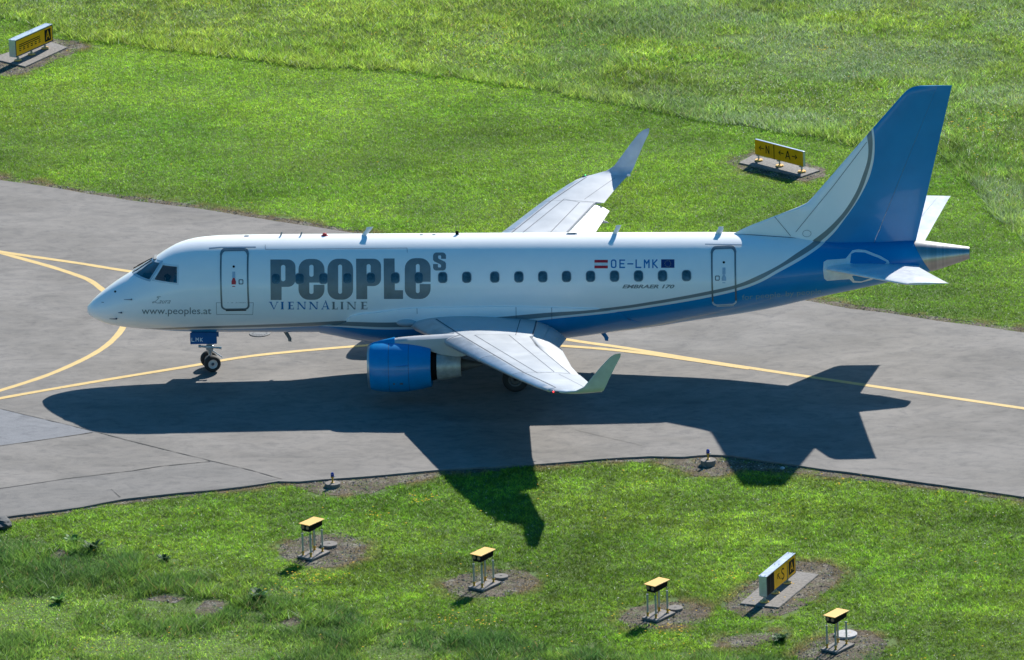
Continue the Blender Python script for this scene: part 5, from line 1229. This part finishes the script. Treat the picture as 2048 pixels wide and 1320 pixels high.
    for q in (-1, 1):
        yc = s*2.75+q*.26
        bm = bmesh.new(); add_lathe(bm, [(-.11, .24), (-.14, .30), (-.14, .38), (-.10, .43), (0, .445), (.10, .43), (.14, .38), (.14, .30), (.11, .24)], (14.7, yc, .445), 'y', 40); bm_obj('tyre', bm, M_DARK, mg, True)
        bm = bmesh.new(); add_lathe(bm, [(-.11, .245), (-.10, .20), (-.05, .17), (-.06, .08), (-.09, .07), (-.09, .001)], (14.7, yc, .445), 'y', 32); add_lathe(bm, [(.11, .245), (.10, .20), (.05, .17), (.06, .08), (.09, .07), (.09, .001)], (14.7, yc, .445), 'y', 32); bm_obj('rim', bm, M_DRIM, mg, True)
    bm = bmesh.new(); add_box(bm, (14.68, s*2.98, 1.25), (.75, .03, .85), bev=.01); bm_obj('gear_door', bm, M_WHITE, mg)

# fin ---------------------------------------------------------------------
FLE = [(4.0, 22.0), (4.52, 22.1), (4.75, 22.55), (5.5, 24.53), (5.62, 24.68), (7.92, 26.68), (9.30, 27.90), (9.45, 28.05), (9.55, 28.22), (9.60, 28.45)]
def fle(z): return np.interp(z, *zip(*FLE))
def fte(z): return np.interp(z, [4.0, 4.17, 5.78, 9.6], [28.21, 28.25, 28.65, 29.575])
zs = [4.0, 4.35, 4.52, 4.65, 4.8, 5.0, 5.2, 5.4, 5.55, 5.8, 6.3, 6.9, 7.5, 8.1, 8.7, 9.1, 9.3, 9.42, 9.5, 9.56, 9.595]
def fin_ring(z, a, b):
    xl, xt = float(fle(z)), float(fte(z)); c = xt-xl; th = np.interp(z, [4.0, 5.6, 9.4, 9.595], [.42, .36, .15, .05]); t = th/c
    n = 18; s = np.linspace(0, 1, n)**(1.8 if a == 0 else 1); x = a+(b-a)*s; main = max(0, 24.2-xl)/c
    yt = naca(np.clip((x-main)/(1-main), 0, 1), t/(1-main)*.5/.5)*c*(1-main)*1.0+np.minimum(x, main+.0)*0+.035*np.clip(x/.03, 0, 1)*(1-x)*(main > 0); yt = np.maximum(yt, 0)
    if a == 0: yt[0] = 0
    R = [(xl+q*c, w, z) for q, w in zip(x, yt)]; L = [(xl+q*c, -w, z) for q, w in zip(x, yt)][::-1]
    if a == 0: L = L[:-1]
    return R+L
def hinge(z): c = float(fte(z)-fle(z)); w = np.interp(z, [4, 9.6], [1.45, .50]); return 1-w/c
fin = bm_obj('vertical_fin', loft([fin_ring(z, 0, hinge(z)) for z in zs], True, True), M_FIN, AC, True, 40)
bm_obj('rudder', loft([fin_ring(z, hinge(z)+.003, 1) for z in [4.02]+zs[1:]], True, True), M_FIN, fin, True, 40)
def fin_seam(px, w=1.0, parent=fin):
    a = np.array(px); bm = shape_bm([(stroke([tuple(p) for p in a], w), [])]); bm.verts.ensure_lookup_table()
    cut_grid(bm, 12, 12)
    def fy(x, z):
        xl, xt = fle(z), fte(z); c = xt-xl; th = np.interp(z, [4.0, 5.6, 9.4, 9.595], [.42, .36, .15, .05]); t = th/c; main = np.maximum(0, 24.2-xl)/c; q = np.clip((x-xl)/c, 0, 1)
        return np.maximum(naca(np.clip((q-main)/(1-main), 0, 1), t/(1-main))*c*(1-main)+.035*np.clip(q/.03, 0, 1)*(1-q)*(main > 0), 0)
    A = np.array([v.co[:2] for v in bm.verts]); P = fus_at(A[:, 0], A[:, 1], fy)
    for v, p in zip(bm.verts, P): v.co = (p[0], p[1]-.016, p[2])
    bm.normal_update()
    for f in bm.faces:
        if f.normal.y > 0: f.normal_flip()
    return bm_obj('panel_seam', bm, M_SEAM, parent, recalc=False)
fin_seam(c7([(1108, 505), (860, 830), (540, 1222)]), .9); fin_seam(c7([(412, 1068), (540, 1222)]), .9)
fin_seam(c7([(625+32*math.cos(t*math.pi/8)+30, 1195+25*math.sin(t*math.pi/8)) for t in range(17)]), .6)
# root line of the fin
seam(c7([(110, 1197), (540, 1227), (780, 1243), (1150, 1250), (1475, 1243)]), 1.0)
# tail cone ---------------------------------------------------------------
xs = np.linspace(28.52, 30.05, 16); bm = loft([ring_pts(x, 56, .012, shear=.58*max(0, 1-(x-28.52)/1.2)) for x in xs]); bm_obj('tail_cone', bm, M_TAIL, AC, True, 40)
tcn = bpy.data.objects['tail_cone']
bm = loft([ring_pts(30.05, 56, .012), ring_pts(30.055, 56, -.02), ring_pts(29.8, 56, -.05), ring_pts(29.79, 56, -.3)]); bm_obj('exhaust', bm, M_BLACK, tcn, True)

for s in (-1, 1):
    lp = fus_at(np.array([813.]), np.array([645.]), fair_y)[0]; bm = bmesh.new(); bmesh.ops.create_uvsphere(bm, u_segments=20, v_segments=12, radius=1)
    for v in bm.verts: v.co = (lp[0]+v.co.x*.34, s*(-lp[1]+.02+v.co.y*.14), lp[2]+v.co.z*.13)
    bm_obj('landing_light', bm, M_WING, AC, True)
# antennas and probes -----------------------------------------------------
def crown(px, py): P = on(px, py, 1, 0.0); zm, w, b1, b2 = fus(np.array(P[0])); return float(P[0]), float(zm+b1)
def blade(px, h, c0, c1_, sweep, mat=M_WHITE, down=False, name='antenna'):
    x, z = crown(px, 470)
    if down: zm, w, b1, b2 = fus(np.array(x)); z = float(zm-b2)
    d = -1 if down else 1; z -= d*.02; bm = loft([[(x+sw+q*c, w_*t_, z+d*hh) for q, w_ in ((0, 0), (.3, 1), (.7, .8), (1, 0), (.7, -.8), (.3, -1))] for sw, c, t_, hh in ((0, c0, .03, 0), (sweep*.9, c0*.55+c1_*.45, .022, h*.75), (sweep, c1_, .012, h), (sweep*1.15+.02, c1_*1.0, .006, h+.01))], True, True)
    return bm_obj(name, bm, mat, AC, True, 50)
blade(722, .30, .17, .22, .20); blade(1224, .32, .16, .18, .14); blade(1430, .26, .22, .16, .12)
blade(559, .14, .06, .05, .05, M_RING); blade(599, .14, .06, .05, .05, M_RING); blade(487, .04, .2, .15, .02, M_RING); blade(838, .03, .16, .1, .02, M_RING); blade(863, .03, .16, .1, .02, M_RING); blade(1130, .05, .42, .3, .06, M_WINFR); blade(911, .14, .12, .1, .0, M_BLACK)
blade(556, .42, .16, .10, .2, M_RING, True); blade(1187, .45, .2, .10, .28, M_DBLUE, True); blade(607, .06, .05, .04, .02, M_BLACK, True)
x, z = crown(646, 470); bm = bmesh.new(); add_lathe(bm, [(-.03, .11), (.02, .10), (.03, .07), (.10, .055), (.12, .001)], (x+.05, 0, z), 'z', 16)
for v in bm.verts: v.co = (x+(v.co.x-x)*1.15, v.co.y*.75, z+(v.co.z-z)*.8)
bm_obj('beacon', bm, M_RED, AC, True)
def probe(px, py, L, r=.012, name='probe', mast=.07):
    p = fus_at(np.array([px]), np.array([py]))[0]; bm = bmesh.new(); add_tube(bm, (p[0]+.04, p[1]+.03, p[2]), (p[0]+.02, p[1]-mast, p[2]-.01), r*1.5, r, 8); add_tube(bm, (p[0]+.06, p[1]-mast, p[2]-.01), (p[0]-L, p[1]-mast, p[2]), r, r*.5, 8); bm_obj(name, bm, M_SEAM, AC, True)
probe(261, 597.7, .22, .014, 'pitot_probe'); probe(241, 624.4, .07, .02, 'pitot_probe', .05); probe(231, 636.5, .2, .02, 'pitot_probe', .06); probe(205.5, 603.8, .05, .012, 'pitot_probe', .03)
decal('static_port', shape_bm([(rrect(228.3, 581.2, 232.6, 585.2, 2), [])]), M_BLACK, AC, .006)
# wipers
bm = bmesh.new()
for s in (-1, 1):
    a = (1.60, s*.22, float(fus(np.array(1.6))[0]+fus(np.array(1.6))[2])-.01); zz = lambda x: float(fus(np.array(x))[0]+fus(np.array(x))[2])
    for (x0, y0), (x1, y1) in (((1.62, .24), (1.95, .20)), ((1.75, .28), (2.28, .12))): add_tube(bm, (x0, s*y0, zz(x0)+.035), (x1, s*y1, zz(x1)+.03), .018, n=6)
bm_obj('wiper', bm, M_BLACK, AC)

# nose gear ---------------------------------------------------------------
st = math.radians(17); nx, nr = 4.13, .29
bm = bmesh.new(); add_tube(bm, (nx, 0, nr), (nx-.02, 0, 1.35), .065, n=14); add_tube(bm, (nx, 0, .62), (nx-.02, 0, 1.35), .095, n=14); add_tube(bm, (nx-.38, -.10, .86), (nx+.40, -.14, .80), .036, n=10); add_tube(bm, (nx-.38, -.10, .86), (nx-.30, -.10, .855), .05, n=10); add_tube(bm, (nx+.33, -.14, .805), (nx+.41, -.14, .80), .05, n=10)
add_tube(bm, (nx+.05, -.05, .72), (nx+.42, -.12, .46), .022, n=8); add_box(bm, (nx, -.02, .80), (.26, .26, .16), bev=.03); add_box(bm, (nx+.03, -.02, 1.0), (.22, .2, .12), bev=.03); add_tube(bm, (nx+.12, -.1, .9), (nx+.22, -.1, 1.15), .014, n=6); add_tube(bm, (nx-.12, -.08, .95), (nx-.02, -.08, 1.2), .014, n=6)
ax = Vector((-math.sin(st), math.cos(st), 0)); add_tube(bm, Vector((nx, 0, nr))-ax*.3, Vector((nx, 0, nr))+ax*.3, .045, n=10)
ng = bm_obj('nose_landing_gear', bm, M_METAL, AC, True)
for q in (-1, 1):
    c = Vector((nx, 0, nr))+ax*.29*q
    for nm, prof, mt in (('tyre', [(-.085, .16), (-.105, .20), (-.10, .255), (-.06, .283), (0, .29), (.06, .283), (.10, .255), (.105, .20), (.085, .16)], M_DARK), ('rim', [(-.085, .165), (-.075, .13), (-.04, .11), (-.05, .05), (-.07, .045), (-.07, .001)], M_RIM), ('hub_cap', [(-.072, .055), (-.082, .04), (-.084, .001)], M_SEAM), ('rim', [(.085, .165), (.075, .13), (.04, .11), (.05, .05), (.07, .045), (.07, .001)], M_RIM)):
        bm = bmesh.new(); add_lathe(bm, prof, (0, 0, 0), 'y', 36); bmesh.ops.rotate(bm, cent=(0, 0, 0), matrix=Matrix.Rotation(st, 3, 'Z'), verts=bm.verts); bmesh.ops.translate(bm, vec=c, verts=bm.verts); bm_obj(nm, bm, mt, ng, True)
for s in (-1, 1):
    bm = bmesh.new(); add_box(bm, (3.96, s*.40, 1.235), (.91, .025, .41), bev=.008); add_box(bm, (3.98, s*.36, 1.46), (.86, .02, .16)); gd = bm_obj('gear_door', bm, simple('gear_door_blue', (.0, .10, .30), .3), ng)
    if s < 0:
        w = 1.7; o = []; mpx = lambda a: [(360+x/10.24, 640+y/10.24) for x, y in a]
        for l in ([(242, 365), (242, 440), (296, 440)], [(326, 442), (326, 368), (352, 405), (378, 368), (378, 442)], [(418, 365), (418, 442)], [(462, 368), (422, 405), (464, 442)]):
            o.append((stroke([tuple(on(*p, 1, -.42)[[0, 2]]) for p in mpx(l)], .022), []))
        face_mesh(o, -.416, gd, 'lettering', M_LBL); gd.name = 'gear_door'
        bpy.data.objects[gd.children[0].name].parent = ng
print('blades', sum(len(o.data.polygons) for o in bpy.data.objects if o.type == 'MESH' and 'grass' in o.name))
